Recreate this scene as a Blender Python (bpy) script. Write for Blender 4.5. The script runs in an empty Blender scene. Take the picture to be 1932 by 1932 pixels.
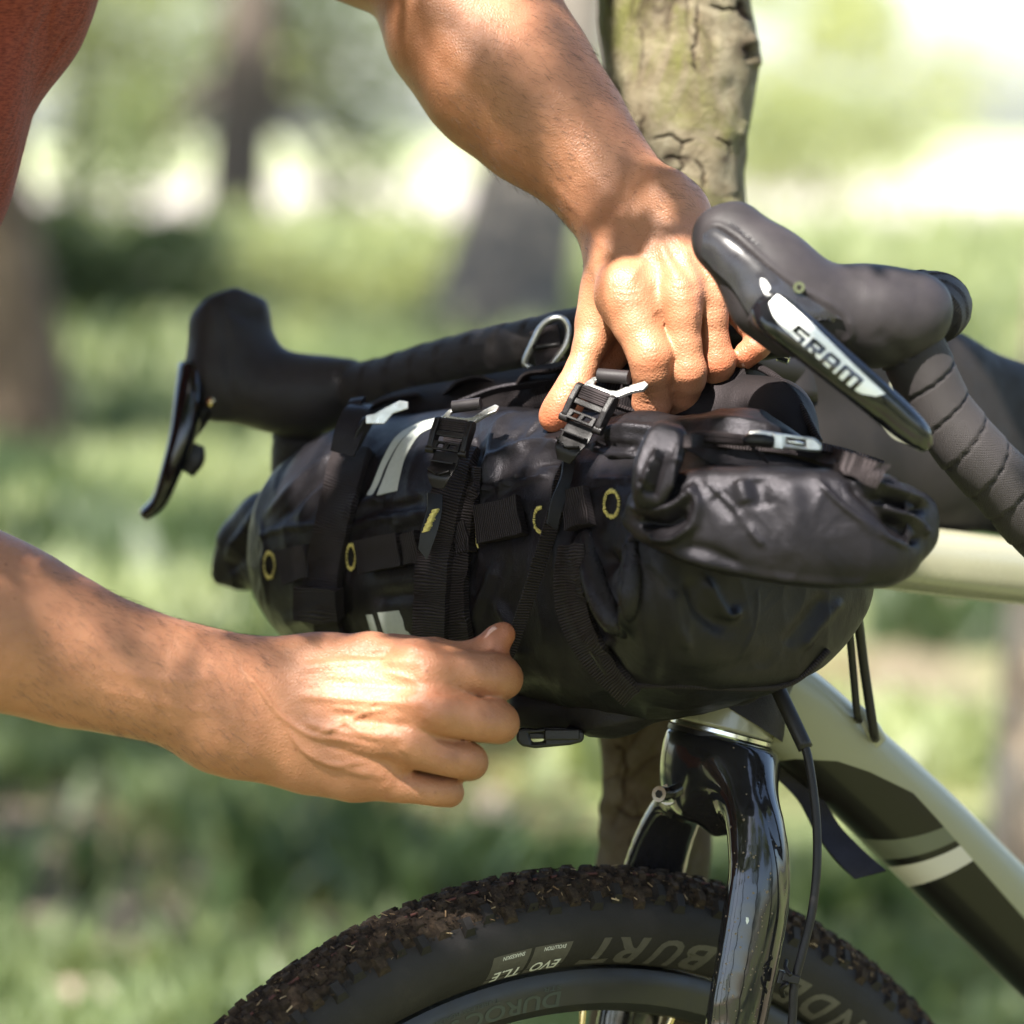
import bpy, bmesh, math, random
import numpy as np
from mathutils import Vector, Matrix
from mathutils.bvhtree import BVHTree
random.seed(7); RS = np.random.RandomState(11)
scn = bpy.context.scene
COL = scn.collection
# ---------------------------------------------------------------- camera, sky, sun, exposure
D = 2.12                       # metres to the bicycle
KPX = 0.6 / 1932.0             # metres per photograph pixel (1932 px wide) at that distance
PITCH = math.radians(6.0)
CAM = np.array([0.0, 0.0, 1.15])
FW = np.array([0.0, math.cos(PITCH), -math.sin(PITCH)])
UP = np.array([0.0, math.sin(PITCH), math.cos(PITCH)])
RT = np.array([1.0, 0.0, 0.0])
cd = bpy.data.cameras.new('camera'); cam = bpy.data.objects.new('camera', cd); COL.objects.link(cam)
cam.location = CAM; cam.rotation_euler = (math.pi/2 - PITCH, 0, 0)
cd.sensor_fit = 'HORIZONTAL'; cd.sensor_width = 24.0; cd.lens = 24.0 * D / 0.6
cd.clip_start = 0.05; cd.clip_end = 600
cd.dof.use_dof = True; cd.dof.focus_distance = D - 0.07; cd.dof.aperture_fstop = 2.7; cd.dof.aperture_blades = 0
scn.camera = cam
SUN_DIR = np.array([-0.28, -0.50, 0.82]); SUN_DIR /= np.linalg.norm(SUN_DIR)   # towards the sun
sun_el = math.asin(SUN_DIR[2]); sun_az = math.atan2(SUN_DIR[0], SUN_DIR[1])
w = bpy.data.worlds.new('World'); scn.world = w; w.use_nodes = True
nt = w.node_tree; bg = nt.nodes['Background']
sky = nt.nodes.new('ShaderNodeTexSky'); sky.sky_type = 'NISHITA'; sky.sun_disc = False
sky.sun_elevation = sun_el; sky.sun_rotation = sun_az; sky.air_density = 1.0; sky.dust_density = 2.0
nt.links.new(sky.outputs[0], bg.inputs[0]); bg.inputs[1].default_value = 0.10
sl = bpy.data.lights.new('sun', 'SUN'); sl.energy = 5.0; sl.angle = math.radians(0.53); sl.color = (1.0, 0.95, 0.87)
so = bpy.data.objects.new('sun', sl); COL.objects.link(so)
so.rotation_euler = Vector(SUN_DIR).to_track_quat('Z', 'Y').to_euler()
scn.view_settings.view_transform = 'Standard'; scn.view_settings.look = 'None'
scn.view_settings.gamma = 1.0; scn.view_settings.use_curve_mapping = False
scn.view_settings.exposure = 2.2

# ---------------------------------------------------------------- helpers
def P(x, y, d=0.0):
    """photograph pixel (0..1932) and metres behind the bicycle plane -> world point"""
    s = KPX * (1 + d / D)
    return CAM + FW * (D + d) + RT * ((x - 966) * s) + UP * ((966 - y) * s)
def PR(r, d=0.0): return r * KPX * (1 + d / D)
def proj(p):
    q = np.asarray(p) - CAM
    z = q @ FW
    return 966 + (q @ RT) / z * D / KPX, 966 - (q @ UP) / z * D / KPX, z - D
def nrm(v):
    v = np.asarray(v, float); return v / max(1e-12, np.linalg.norm(v))
def link(o, parent=None):
    COL.objects.link(o)
    if parent is not None: o.parent = parent
    return o
def tag(o, label=None, cat=None, group=None, kind=None):
    if label: o['label'] = label
    if cat: o['category'] = cat
    if group: o['group'] = group
    if kind: o['kind'] = kind
    return o
def empty(name, parent=None, label=None, cat=None, group=None, kind=None):
    o = bpy.data.objects.new(name, None); o.empty_display_size = 0.05
    link(o, parent); return tag(o, label, cat, group, kind)
def mesh(name, V, F, mat, parent=None, smooth=True, uv=None, label=None):
    me = bpy.data.meshes.new(name)
    V = np.asarray(V, float)
    if isinstance(F, np.ndarray) and F.ndim == 2:
        n = F.shape[1]
        me.vertices.add(len(V)); me.vertices.foreach_set('co', V.ravel())
        me.loops.add(F.size); me.loops.foreach_set('vertex_index', F.astype(np.int32).ravel())
        me.polygons.add(len(F)); me.polygons.foreach_set('loop_start', np.arange(0, F.size, n, dtype=np.int32))
        me.update(calc_edges=True); me.validate()
    else:
        me.from_pydata([tuple(v) for v in V], [], [tuple(int(i) for i in f) for f in F])
    if uv is not None:
        l = me.uv_layers.new(name='UVMap')
        vi = np.zeros(len(me.loops), dtype=np.int32); me.loops.foreach_get('vertex_index', vi)
        l.data.foreach_set('uv', np.asarray(uv, float)[vi].ravel())
    if smooth: me.polygons.foreach_set('use_smooth', [True] * len(me.polygons))
    for m in (mat if isinstance(mat, (list, tuple)) else [mat]): me.materials.append(m)
    o = bpy.data.objects.new(name, me); link(o, parent)
    if label: o['label'] = label
    return o
def bevelmod(o, w=0.001, seg=2, ang=35):
    m = o.modifiers.new('bevel', 'BEVEL'); m.width = w; m.segments = seg; m.limit_method = 'ANGLE'; m.angle_limit = math.radians(ang)
    m.harden_normals = False
    return o
def catmull(pts, n):
    """resample control rows with Catmull-Rom, n samples per span"""
    P0 = np.asarray(pts, float)
    if len(P0) < 3:
        t = np.linspace(0, 1, n + 1)[:, None]; return P0[0] * (1 - t) + P0[-1] * t
    Q = np.vstack([2 * P0[0] - P0[1], P0, 2 * P0[-1] - P0[-2]])
    out = []
    for i in range(1, len(Q) - 2):
        for t in np.arange(n) / n:
            a, b, c, d_ = Q[i-1], Q[i], Q[i+1], Q[i+2]
            out.append(0.5 * ((2*b) + (-a+c)*t + (2*a-5*b+4*c-d_)*t*t + (-a+3*b-3*c+d_)*t**3))
    out.append(P0[-1]); return np.array(out)
def sweep(pts, rad, n=16, per=6, up=None, cap=True, power=2.0, smoothpath=True):
    """tube through world points; rad: per-point r or (ru, rv); up fixes the u axis"""
    pts = np.asarray(pts, float)
    if np.isscalar(rad): rad = [rad] * len(pts)
    elif isinstance(rad, tuple): rad = [rad] * len(pts)
    rad = np.array([(r, r) if np.isscalar(r) else tuple(r) for r in rad], float)
    A = np.hstack([pts, rad])
    if smoothpath: A = catmull(A, per)
    C, Rr = A[:, :3], np.maximum(A[:, 3:], 1e-5)
    T = np.gradient(C, axis=0); T /= np.linalg.norm(T, axis=1)[:, None] + 1e-12
    ref = nrm(up) if up is not None else None
    u = None; V = []; uv = []
    L = np.concatenate([[0], np.cumsum(np.linalg.norm(np.diff(C, axis=0), axis=1))])
    ang = np.linspace(0, 2*math.pi, n, endpoint=False)
    ca, sa = np.cos(ang), np.sin(ang)
    ce = np.sign(ca) * np.abs(ca) ** (2/power); se = np.sign(sa) * np.abs(sa) ** (2/power)
    for i in range(len(C)):
        if ref is not None: u = nrm(ref - T[i] * (ref @ T[i]))
        elif u is None: u = nrm(np.cross(T[i], [0.3, 0.2, 0.9]))
        else: u = nrm(u - T[i] * (u @ T[i]))
        v = np.cross(T[i], u)
        V.append(C[i] + np.outer(ce * Rr[i, 0], u) + np.outer(se * Rr[i, 1], v))
        uv.append(np.stack([ang/(2*math.pi), np.full(n, L[i])], 1))
    V = np.vstack(V); uv = np.vstack(uv); F = []
    m = len(C)
    for i in range(m - 1):
        for j in range(n):
            k = (j + 1) % n
            F.append((i*n+j, i*n+k, (i+1)*n+k, (i+1)*n+j))
    if cap:
        F.append(tuple(range(n))[::-1]); F.append(tuple(range((m-1)*n, m*n)))
    return V, F, uv
def tube(name, pts, rad, mat, parent=None, **k):
    lab = k.pop('label', None)
    V, F, uv = sweep(pts, rad, **k)
    return mesh(name, V, F, mat, parent, uv=uv, label=lab)
def box(name, c, sx, sy, sz, ax, ay, az, mat, parent=None, bev=0.0, smooth=False):
    c = np.asarray(c); V = []
    for k in (-1, 1):
        for j in (-1, 1):
            for i in (-1, 1): V.append(c + ax*i*sx/2 + ay*j*sy/2 + az*k*sz/2)
    F = [(0,2,3,1),(4,5,7,6),(0,1,5,4),(2,6,7,3),(0,4,6,2),(1,3,7,5)]
    o = mesh(name, V, F, mat, parent, smooth=smooth)
    if bev: bevelmod(o, bev)
    return o
def prism(name, poly, thick, origin, ax, ay, az, mat, parent=None, holes=(), bev=0.0, smooth=False, label=None):
    """polygon (2-D, metres) extruded by thick along az, with holes"""
    bm = bmesh.new(); loops = []
    for pl in [poly] + list(holes):
        vs = [bm.verts.new(tuple(np.asarray(origin) + ax*p[0] + ay*p[1])) for p in pl]
        es = [bm.edges.new((vs[i], vs[(i+1) % len(vs)])) for i in range(len(vs))]
        loops += es
    r = bmesh.ops.triangle_fill(bm, use_beauty=True, use_dissolve=False, edges=loops)
    fs = [g for g in r['geom'] if isinstance(g, bmesh.types.BMFace)]
    e = bmesh.ops.extrude_face_region(bm, geom=fs)
    mv = [g for g in e['geom'] if isinstance(g, bmesh.types.BMVert)]
    bmesh.ops.translate(bm, verts=mv, vec=tuple(np.asarray(az) * thick))
    bmesh.ops.recalc_face_normals(bm, faces=bm.faces[:])
    me = bpy.data.meshes.new(name); bm.to_mesh(me); bm.free()
    me.materials.append(mat); o = bpy.data.objects.new(name, me); link(o, parent)
    if label: o['label'] = label
    if bev: bevelmod(o, bev)
    return o
def join_mesh(parts):
    V = []; F = []; n = 0
    for v, f in parts:
        V.append(np.asarray(v)); F += [tuple(int(i) + n for i in q) for q in f]; n += len(v)
    return np.vstack(V), F

# ---- smooth-union solids, meshed with sparse surface nets
class Solid:
    def __init__(s): s.groups = []; s.cuts = []
    def add(s, prims, k=0.004, kj=0.006): s.groups.append((prims, k, kj)); return s
    def cut(s, prims, k=0.003): s.cuts.append((prims, k)); return s
def seg(a, ra, b, rb, flat=1.0, n=None):
    return (np.array(a, float), float(ra), np.array(b, float), float(rb), float(flat), None if n is None else nrm(n))
def chain(nodes, flat=1.0, n=None):
    """nodes (x, y, d, r) in photograph pixels and metres"""
    out = []
    for a, b in zip(nodes[:-1], nodes[1:]):
        out.append(seg(P(*a[:3]), PR(a[3], a[2]), P(*b[:3]), PR(b[3], b[2]), flat, n))
    return out
def chains(nodes, flat=1.0, n=None, per=5):
    return chain([tuple(r) for r in catmull(np.array(nodes, float), per)], flat, n)
def pdist(pr, p):
    a, ra, b, rb, fl, n = pr
    ab = b - a; L = ab @ ab
    q = p - a
    t = np.clip((q @ ab) / L, 0, 1) if L > 1e-14 else np.zeros(len(p))
    q = q - t[:, None] * ab
    r = ra + (rb - ra) * t
    if n is not None and fl != 1.0:
        qn = q @ n
        dd = np.sqrt(np.maximum((q * q).sum(1) + qn * qn * (1/(fl*fl) - 1), 1e-16))
        return (dd - r) * min(1.0, fl)
    return np.sqrt((q * q).sum(1)) - r
def smin(a, b, k):
    if k <= 0: return np.minimum(a, b)
    h = np.maximum(k - np.abs(a - b), 0) / k
    return np.minimum(a, b) - h * h * k * 0.25
def seval(S, p, keep=None):
    f = np.full(len(p), 1e3)
    i = 0
    for prims, k, kj in S.groups:
        g = np.full(len(p), 1e3)
        for pr in prims:
            if keep is None or keep[i]: g = smin(g, pdist(pr, p), k)
            i += 1
        f = smin(f, g, kj)
    for prims, k in S.cuts:
        g = np.full(len(p), 1e3)
        for pr in prims: g = smin(g, pdist(pr, p), 0.001)
        f = -smin(-f, g, k)
    return f
def nets(S, h, B=12):
    allp = [pr for g in S.groups for pr in g[0]]
    lo = np.min([np.minimum(p[0]-p[1]*max(1,p[4]), p[2]-p[3]*max(1,p[4])) for p in allp], axis=0) - 4*h
    hi = np.max([np.maximum(p[0]+p[1]*max(1,p[4]), p[2]+p[3]*max(1,p[4])) for p in allp], axis=0) + 4*h
    nb = np.ceil((hi - lo) / (h * B)).astype(int)
    I = np.stack(np.meshgrid(*[np.arange(k) for k in nb], indexing='ij'), -1).reshape(-1, 3)
    C = lo + (I + 0.5) * B * h
    f = seval(S, C)
    diag = B * h * 0.87
    sel = np.abs(f) < diag * 1.25 + 0.004
    I = I[sel]; C = C[sel]
    PD = np.stack([pdist(p, C) for p in allp], 1)
    g = np.arange(B + 1)
    G = np.stack(np.meshgrid(g, g, g, indexing='ij'), -1)
    Gf = G.reshape(-1, 3)
    keys = []; pts = []; quads = []
    base = 4096
    def key(a): return (a[:, 0] * base + a[:, 1]) * base + a[:, 2]
    nedge = 0; QK = []; QF = []
    for bi in range(len(I)):
        gi = I[bi] * B + Gf
        keep = PD[bi] < diag * 2.2 + 0.03
        if not keep.any(): continue
        v = seval(S, lo + gi * h, keep).reshape(B+1, B+1, B+1)
        if v.min() > 0 or v.max() < 0: continue
        ins = v < 0
        for ax in range(3):
            sl0 = [slice(0, B)]*3; sl1 = [slice(0, B)]*3
            sl1[ax] = slice(1, B+1)
            a0, a1 = v[tuple(sl0)], v[tuple(sl1)]
            m = (a0 < 0) != (a1 < 0)
            if not m.any(): continue
            idx = np.argwhere(m)
            va, vb = a0[m], a1[m]
            t = va / (va - vb)
            gi0 = I[bi] * B + idx + 1       # +1 keeps indices positive
            pos = (gi0 - 1).astype(float); pos[:, ax] += t
            e1 = np.zeros(3, int); e2 = np.zeros(3, int); e1[(ax+1) % 3] = 1; e2[(ax+2) % 3] = 1
            cells = np.stack([key(gi0), key(gi0 - e1), key(gi0 - e1 - e2), key(gi0 - e2)], 1)
            fl = va > 0
            cells[fl] = cells[fl][:, ::-1]
            QK.append(cells); QF.append(pos)
    Q = np.vstack(QK); Pp = np.vstack(QF)
    uq, inv = np.unique(Q.ravel(), return_inverse=True)
    inv = inv.reshape(Q.shape)
    acc = np.zeros((len(uq), 3)); cnt = np.zeros(len(uq))
    for c in range(4):
        np.add.at(acc, inv[:, c], Pp); np.add.at(cnt, inv[:, c], 1)
    V = lo + acc / cnt[:, None] * h
    return V, inv
def relax(V, F, it=2, lam=0.5):
    n = len(V)
    for _ in range(it):
        acc = np.zeros_like(V); cnt = np.zeros(n)
        for a, b in ((0,1),(1,2),(2,3),(3,0)):
            np.add.at(acc, F[:, a], V[F[:, b]]); np.add.at(cnt, F[:, a], 1)
            np.add.at(acc, F[:, b], V[F[:, a]]); np.add.at(cnt, F[:, b], 1)
        V = V * (1-lam) + lam * acc / np.maximum(cnt, 1)[:, None]
    return V
def solid(name, S, h, mat, parent=None, it=2, label=None):
    V, F = nets(S, h); V = relax(V, F, it)
    return mesh(name, V, F, mat, parent, label=label)
def vnormals(V, F):
    F = np.asarray(F); n = np.cross(V[F[:,2]]-V[F[:,0]], V[F[:,3]]-V[F[:,1]])
    N = np.zeros_like(V)
    for c in range(4): np.add.at(N, F[:, c], n)
    return N / (np.linalg.norm(N, axis=1)[:, None] + 1e-12)
def bvh_of(*objs):
    V = []; F = []; n = 0
    for o in objs:
        me = o.data; mw = o.matrix_world
        V += [v.co.copy() for v in me.vertices]
        F += [tuple(i + n for i in p.vertices) for p in me.polygons]; n = len(V)
    return BVHTree.FromPolygons(V, F)
def hit(bvh, x, y, far=6.0):
    o = Vector(CAM); d_ = Vector(nrm(P(x, y, 0) - CAM))
    loc, n, i, dist = bvh.ray_cast(o, d_, far)
    if loc is None: return None, None
    n = np.array(n)
    if n @ np.array(d_) > 0: n = -n
    return np.array(loc), n

# ---------------------------------------------------------------- materials
def nodes_of(name):
    m = bpy.data.materials.new(name); m.use_nodes = True
    return m, m.node_tree, m.node_tree.nodes['Principled BSDF']
def coordn(nt, kind='Object', scale=None):
    tc = nt.nodes.new('ShaderNodeTexCoord'); out = tc.outputs[kind]
    if scale is not None:
        mp = nt.nodes.new('ShaderNodeMapping'); mp.inputs['Scale'].default_value = scale
        nt.links.new(out, mp.inputs[0]); out = mp.outputs[0]
    return out
def noise(nt, co, scale, detail=4, rough=0.5, dist=0.0):
    n = nt.nodes.new('ShaderNodeTexNoise'); n.inputs['Scale'].default_value = scale
    n.inputs['Detail'].default_value = detail; n.inputs['Roughness'].default_value = rough; n.inputs['Distortion'].default_value = dist
    nt.links.new(co, n.inputs['Vector']); return n.outputs[0]
def ramp(nt, fac, stops):
    r = nt.nodes.new('ShaderNodeValToRGB'); e = r.color_ramp.elements
    while len(e) < len(stops): e.new(0.5)
    for i, (p, c) in enumerate(stops):
        e[i].position = p; e[i].color = (*c, 1) if len(c) == 3 else c
    nt.links.new(fac, r.inputs[0]); return r.outputs[0]
def bumpn(nt, h, strength, dist, prev=None):
    b = nt.nodes.new('ShaderNodeBump'); b.inputs['Strength'].default_value = strength; b.inputs['Distance'].default_value = dist
    nt.links.new(h, b.inputs['Height'])
    if prev is not None: nt.links.new(prev, b.inputs['Normal'])
    return b.outputs[0]
def math_(nt, op, a, b=None, c=None):
    n = nt.nodes.new('ShaderNodeMath'); n.operation = op
    for i, v in enumerate((a, b, c)):
        if v is None: continue
        if isinstance(v, (int, float)): n.inputs[i].default_value = v
        else: nt.links.new(v, n.inputs[i])
    return n.outputs[0]
def simple(name, col, rough=0.5, metal=0.0, var=0.0, vscale=30.0, bump=0.0, bscale=200.0, bdist=0.001, coat=0.0, spec=0.5, sheen=0.0, coatrough=0.05):
    m, nt, b = nodes_of(name)
    b.inputs['Base Color'].default_value = (*col, 1); b.inputs['Roughness'].default_value = rough
    b.inputs['Metallic'].default_value = metal; b.inputs['Coat Weight'].default_value = coat; b.inputs['Coat Roughness'].default_value = coatrough
    b.inputs['Specular IOR Level'].default_value = spec; b.inputs['Sheen Weight'].default_value = sheen
    co = coordn(nt)
    if var:
        f = noise(nt, co, vscale, 5, 0.6)
        c0 = tuple(max(0, x * (1 - var)) for x in col); c1 = tuple(min(1, x * (1 + var)) for x in col)
        nt.links.new(ramp(nt, f, [(0.3, c0), (0.7, c1)]), b.inputs['Base Color'])
        g = ramp(nt, noise(nt, co, vscale * 2.3, 4), [(0.3, (max(0.02, rough - 0.08),)*3), (0.7, (min(1, rough + 0.1),)*3)])
        nt.links.new(g, b.inputs['Roughness'])
    if bump: nt.links.new(bumpn(nt, noise(nt, co, bscale, 3), bump, bdist), b.inputs['Normal'])
    return m
def skin_mat():
    m, nt, b = nodes_of('skin')
    co = coordn(nt)
    f1 = noise(nt, co, 14, 4, 0.6)
    f2 = noise(nt, co, 90, 4, 0.6)
    base = ramp(nt, f1, [(0.25, (0.290, 0.122, 0.060)), (0.5, (0.350, 0.156, 0.080)), (0.78, (0.405, 0.176, 0.098))])
    mix = nt.nodes.new('ShaderNodeMixRGB'); mix.blend_type = 'MULTIPLY'; mix.inputs[0].default_value = 0.6
    nt.links.new(base, mix.inputs[1])
    nt.links.new(ramp(nt, f2, [(0.3, (0.80, 0.74, 0.70)), (0.6, (1, 1, 1))]), mix.inputs[2])
    # freckles and pores
    vo = nt.nodes.new('ShaderNodeTexVoronoi'); vo.inputs['Scale'].default_value = 55; vo.inputs['Randomness'].default_value = 1
    nt.links.new(co, vo.inputs['Vector'])
    mx = nt.nodes.new('ShaderNodeMixRGB'); mx.blend_type = 'MULTIPLY'; mx.inputs[0].default_value = 0.55
    nt.links.new(mix.outputs[0], mx.inputs[1])
    nt.links.new(ramp(nt, vo.outputs['Distance'], [(0.02, (0.35, 0.2, 0.15)), (0.085, (1, 1, 1))]), mx.inputs[2])
    # red flush carried by a vertex attribute (knuckles, finger tips)
    at = nt.nodes.new('ShaderNodeAttribute'); at.attribute_name = 'flush'
    mf = nt.nodes.new('ShaderNodeMixRGB'); mf.blend_type = 'MULTIPLY'
    nt.links.new(at.outputs['Fac'], mf.inputs[0]); nt.links.new(mx.outputs[0], mf.inputs[1]); mf.inputs[2].default_value = (1.0, 0.62, 0.52, 1)
    nt.links.new(mf.outputs[0], b.inputs['Base Color'])
    b.inputs['Roughness'].default_value = 0.5
    b.inputs['Subsurface Weight'].default_value = 0.14; b.inputs['Subsurface Radius'].default_value = (1.0, 0.35, 0.2); b.inputs['Subsurface Scale'].default_value = 0.006
    v2 = nt.nodes.new('ShaderNodeTexVoronoi'); v2.feature = 'DISTANCE_TO_EDGE'; v2.inputs['Scale'].default_value = 520
    mp = nt.nodes.new('ShaderNodeMapping'); mp.inputs['Scale'].default_value = (1, 1, 1.0); nt.links.new(co, mp.inputs[0])
    nt.links.new(mp.outputs[0], v2.inputs['Vector'])
    n0 = bumpn(nt, v2.outputs['Distance'], 0.45, 0.0010)
    n1 = bumpn(nt, noise(nt, co, 190, 4, 0.65, 0.6), 0.28, 0.0011, n0)
    n2 = bumpn(nt, noise(nt, co, 40, 3, 0.5, 1.0), 0.25, 0.0022, n1)
    nt.links.new(n2, b.inputs['Normal'])
    return m
def web_mat(name, col, pitch=0.0016, rough=0.6, amp=0.9):
    """woven webbing: ribs across the strap from its UV (u across, v along, metres)"""
    m, nt, b = nodes_of(name)
    uv = coordn(nt, 'UV')
    sp = nt.nodes.new('ShaderNodeSeparateXYZ'); nt.links.new(uv, sp.inputs[0])
    zz = math_(nt, 'PINGPONG', math_(nt, 'MULTIPLY', sp.outputs[0], 1/0.0011), 1.0)
    v = math_(nt, 'ADD', math_(nt, 'MULTIPLY', sp.outputs[1], 2*math.pi/pitch), math_(nt, 'MULTIPLY', zz, .7))
    s = math_(nt, 'SINE', v)
    s2 = math_(nt, 'ADD', math_(nt, 'MULTIPLY', s, 0.5), 0.5)
    fuzz = noise(nt, coordn(nt), 900, 2)
    h = math_(nt, 'ADD', s2, math_(nt, 'MULTIPLY', fuzz, 0.25))
    nt.links.new(bumpn(nt, h, amp, 0.0009), b.inputs['Normal'])
    c0 = tuple(x*0.35 for x in col); c1 = tuple(min(1, x*1.7) for x in col)
    nt.links.new(ramp(nt, h, [(0.2, c0), (.9, c1)]), b.inputs['Base Color'])
    b.inputs['Roughness'].default_value = rough; b.inputs['Sheen Weight'].default_value = 0.0; b.inputs['Specular IOR Level'].default_value = 0.18; b.inputs['Specular Tint'].default_value = (1.0, .84, .90, 1)
    return m
def fabric_mat(name, col, rough=0.42):
    m, nt, b = nodes_of(name)
    co = coordn(nt)
    f = noise(nt, co, 22, 5, 0.6)
    c0 = tuple(x*0.75 for x in col); c1 = tuple(x*1.35 for x in col)
    nt.links.new(ramp(nt, f, [(0.3, c0), (0.7, c1)]), b.inputs['Base Color'])
    b.inputs['Specular IOR Level'].default_value = 0.23; b.inputs['Specular Tint'].default_value = (.94, .90, 1.0, 1)
    dust = ramp(nt, noise(nt, co, 60, 6, 0.7), [(0.35, (rough - 0.07,)*3), (0.7, (rough + 0.14,)*3)])
    nt.links.new(dust, b.inputs['Roughness'])
    # fine plain weave with sparkle
    wv = nt.nodes.new('ShaderNodeTexVoronoi'); wv.inputs['Scale'].default_value = 1500; nt.links.new(co, wv.inputs['Vector'])
    n0 = bumpn(nt, wv.outputs['Distance'], 0.35, 0.0006)
    n1 = bumpn(nt, noise(nt, co, 30, 3, 0.5, 0.8), 0.25, 0.006, n0)
    nt.links.new(n1, b.inputs['Normal'])
    b.inputs['Sheen Weight'].default_value = 0.0
    return m
M = {}
M['skin'] = skin_mat()
M['nail'] = simple('nail', (0.55, 0.33, 0.26), 0.28, var=0.1, vscale=200)
M['bag'] = fabric_mat('coated_fabric', (0.0062, 0.0055, 0.0062), 0.36)
M['bag2'] = fabric_mat('soft_fabric', (0.0080, 0.0066, 0.0074), 0.5)
M['web'] = web_mat('webbing', (0.018, 0.0150, 0.0153))
M['mesh'] = web_mat('mesh_fabric', (0.007, 0.006, 0.006), 0.0022)
M['plastic'] = simple('black_plastic', (0.009, 0.0075, 0.0078), 0.38, var=0.2, vscale=300, bump=0.25, bscale=1500, bdist=0.0004, spec=0.3)
M['rubber'] = simple('hood_rubber', (0.022, 0.0185, 0.020), 0.55, var=0.25, vscale=40, bump=0.2, bscale=1200, bdist=0.0005, spec=0.25)
M['gloss'] = simple('gloss_black_paint', (0.012, 0.011, 0.012), 0.12, coat=.7, coatrough=0.04, var=0.2, vscale=30, spec=.35)
M['leverblack'] = simple('gloss_carbon', (0.006, 0.006, 0.0075), 0.14, coat=.45, spec=.35)
M['alu'] = simple('brushed_aluminium', (0.50, 0.50, 0.48), 0.34, 0.9, var=0.12, vscale=150, bump=0.15, bscale=900, bdist=0.0003)
M['steel'] = simple('polished_steel', (0.6, 0.6, 0.58), 0.18, 1.0)
M['brass'] = simple('brass_nipple', (0.65, 0.52, 0.28), 0.25, 1.0)
M['reflect'] = simple('reflective_print', (0.40, 0.42, 0.38), 0.45, 0.1, var=0.06, vscale=400)
M['thread'] = simple('yellow_thread', (0.62, 0.52, 0.16), 0.7, var=0.15, vscale=600)
M['white'] = simple('white_print', (0.85, 0.85, 0.83), 0.25, coat=0.6)
M['cable'] = simple('cable_housing', (0.014, 0.012, 0.012), 0.42, var=0.1, vscale=60, spec=.25)
M['blackpaint'] = simple('satin_black', (0.022, 0.018, 0.017), 0.45, var=0.25, vscale=40)
M['olive'] = simple('olive_grey_paint', (0.215, 0.205, 0.140), 0.28, coat=0.6, var=0.05, vscale=12, coatrough=0.12)
M['greyprint'] = simple('grey_green_print', (0.11, 0.115, 0.08), 0.35, coat=0.4)
M['lightprint'] = simple('pale_print', (0.42, 0.38, 0.34), 0.35, coat=0.4)
M['darkgrey'] = simple('dark_grey_cover', (0.0135, 0.0115, 0.0108), 0.6, var=0.12, vscale=40, bump=0.2, bscale=900, bdist=0.0005, spec=.2)
# ---------------------------------------------------------------- the person: two arms reach in from the left
person = empty('person', None, 'person in a rust red t-shirt tightening the black bag with both hands', 'person')
VD = -FW
def pw(x, y, z): return np.array([x, y, z], float)
# world points for the hidden rest of the body
shL = pw(-0.37, D+0.20, 1.39); shR = pw(-0.47, D-0.24, 1.33)
Sx = Solid()
# left arm (far one, comes down from the top): forearm is broad, wrist flattens
foreL = chain([(850,-75,.03,144),(905,40,.02,145),(985,155,.005,134),(1064,245,-.01,111),(1134,335,-.02,93),(1194,412,-.03,86)], 0.82, -FW)
foreL += chain([(1194,412,-.03,85),(1221,450,-.038,81),(1234,490,-.045,84)], 0.62, -FW)
eL = P(850,-75,.03)
upL = [seg(eL, .046, shL, .056)]
Sx.add(foreL + upL, .015, .0)
# bulge of the brachioradialis
Sx.add(chain([(840,60,.0,60),(905,150,-.01,62),(975,235,-.01,30)]), .01, .05)
Sx.add(chain([(1262,372,-.055,34),(1282,392,-.05,30)]), .004, .03)       # head of the ulna
# palm
palm = []
palm += chain([(1190,455,-.045,52),(1182,500,-.055,52),(1181,555,-.074,47)], .8, -FW)
palm += chain([(1225,452,-.045,52),(1262,500,-.066,48),(1284,548,-.082,38)], .8, -FW)
palm += chain([(1250,452,-.045,50),(1310,500,-.060,44),(1340,550,-.070,33)], .8, -FW)
palm += chain([(1275,450,-.035,44),(1345,510,-.045,40),(1384,572,-.052,31)], .85, -FW)
palm += chain([(1205,540,-.04,50),(1330,560,-.035,46)])
palm += chain([(1165,500,-.040,46),(1146,560,-.042,38),(1126,610,-.043,33)])
palm += chain([(1190,590,-.028,42),(1150,660,-.027,34),(1132,690,-.028,30)])
Sx.add(palm, .011, .016)
fing = []
idx = chain([(1181,560,-.074,50),(1202,615,-.082,44),(1218,650,-.085,41),(1228,674,-.088,42),(1230,700,-.086,38),(1231,735,-.078,36),(1230,760,-.073,37),(1227,782,-.066,31),(1224,786,-.063,27)])
mid = chain([(1284,548,-.082,38),(1290,600,-.085,33),(1292,650,-.084,31),(1299,700,-.083,34),(1299,715,-.079,32),(1290,745,-.066,30),(1283,765,-.058,29),(1270,782,-.050,25)])
rin = chain([(1340,550,-.070,34),(1344,600,-.072,29),(1347,645,-.070,29),(1354,682,-.069,34),(1351,705,-.062,31),(1341,738,-.050,28),(1334,752,-.044,26),(1320,770,-.038,23)])
pin = chain([(1384,572,-.052,29),(1412,610,-.06,25),(1438,640,-.064,27),(1428,654,-.066,25),(1410,668,-.064,24),(1404,676,-.062,22)])
Sx.add(idx, .0025, .013); 
Sx.add(mid, .0025, .0022); Sx.add(rin, .0025, .0018); Sx.add(pin, .002, .0022)
th = chain([(1146,560,-.042,38),(1128,612,-.045,33),(1112,655,-.050,30),(1096,700,-.053,29),(1083,732,-.056,33),(1066,760,-.056,33),(1052,780,-.055,31),(1046,788,-.054,29)])
Sx.add(th, .004, .011)
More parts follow.
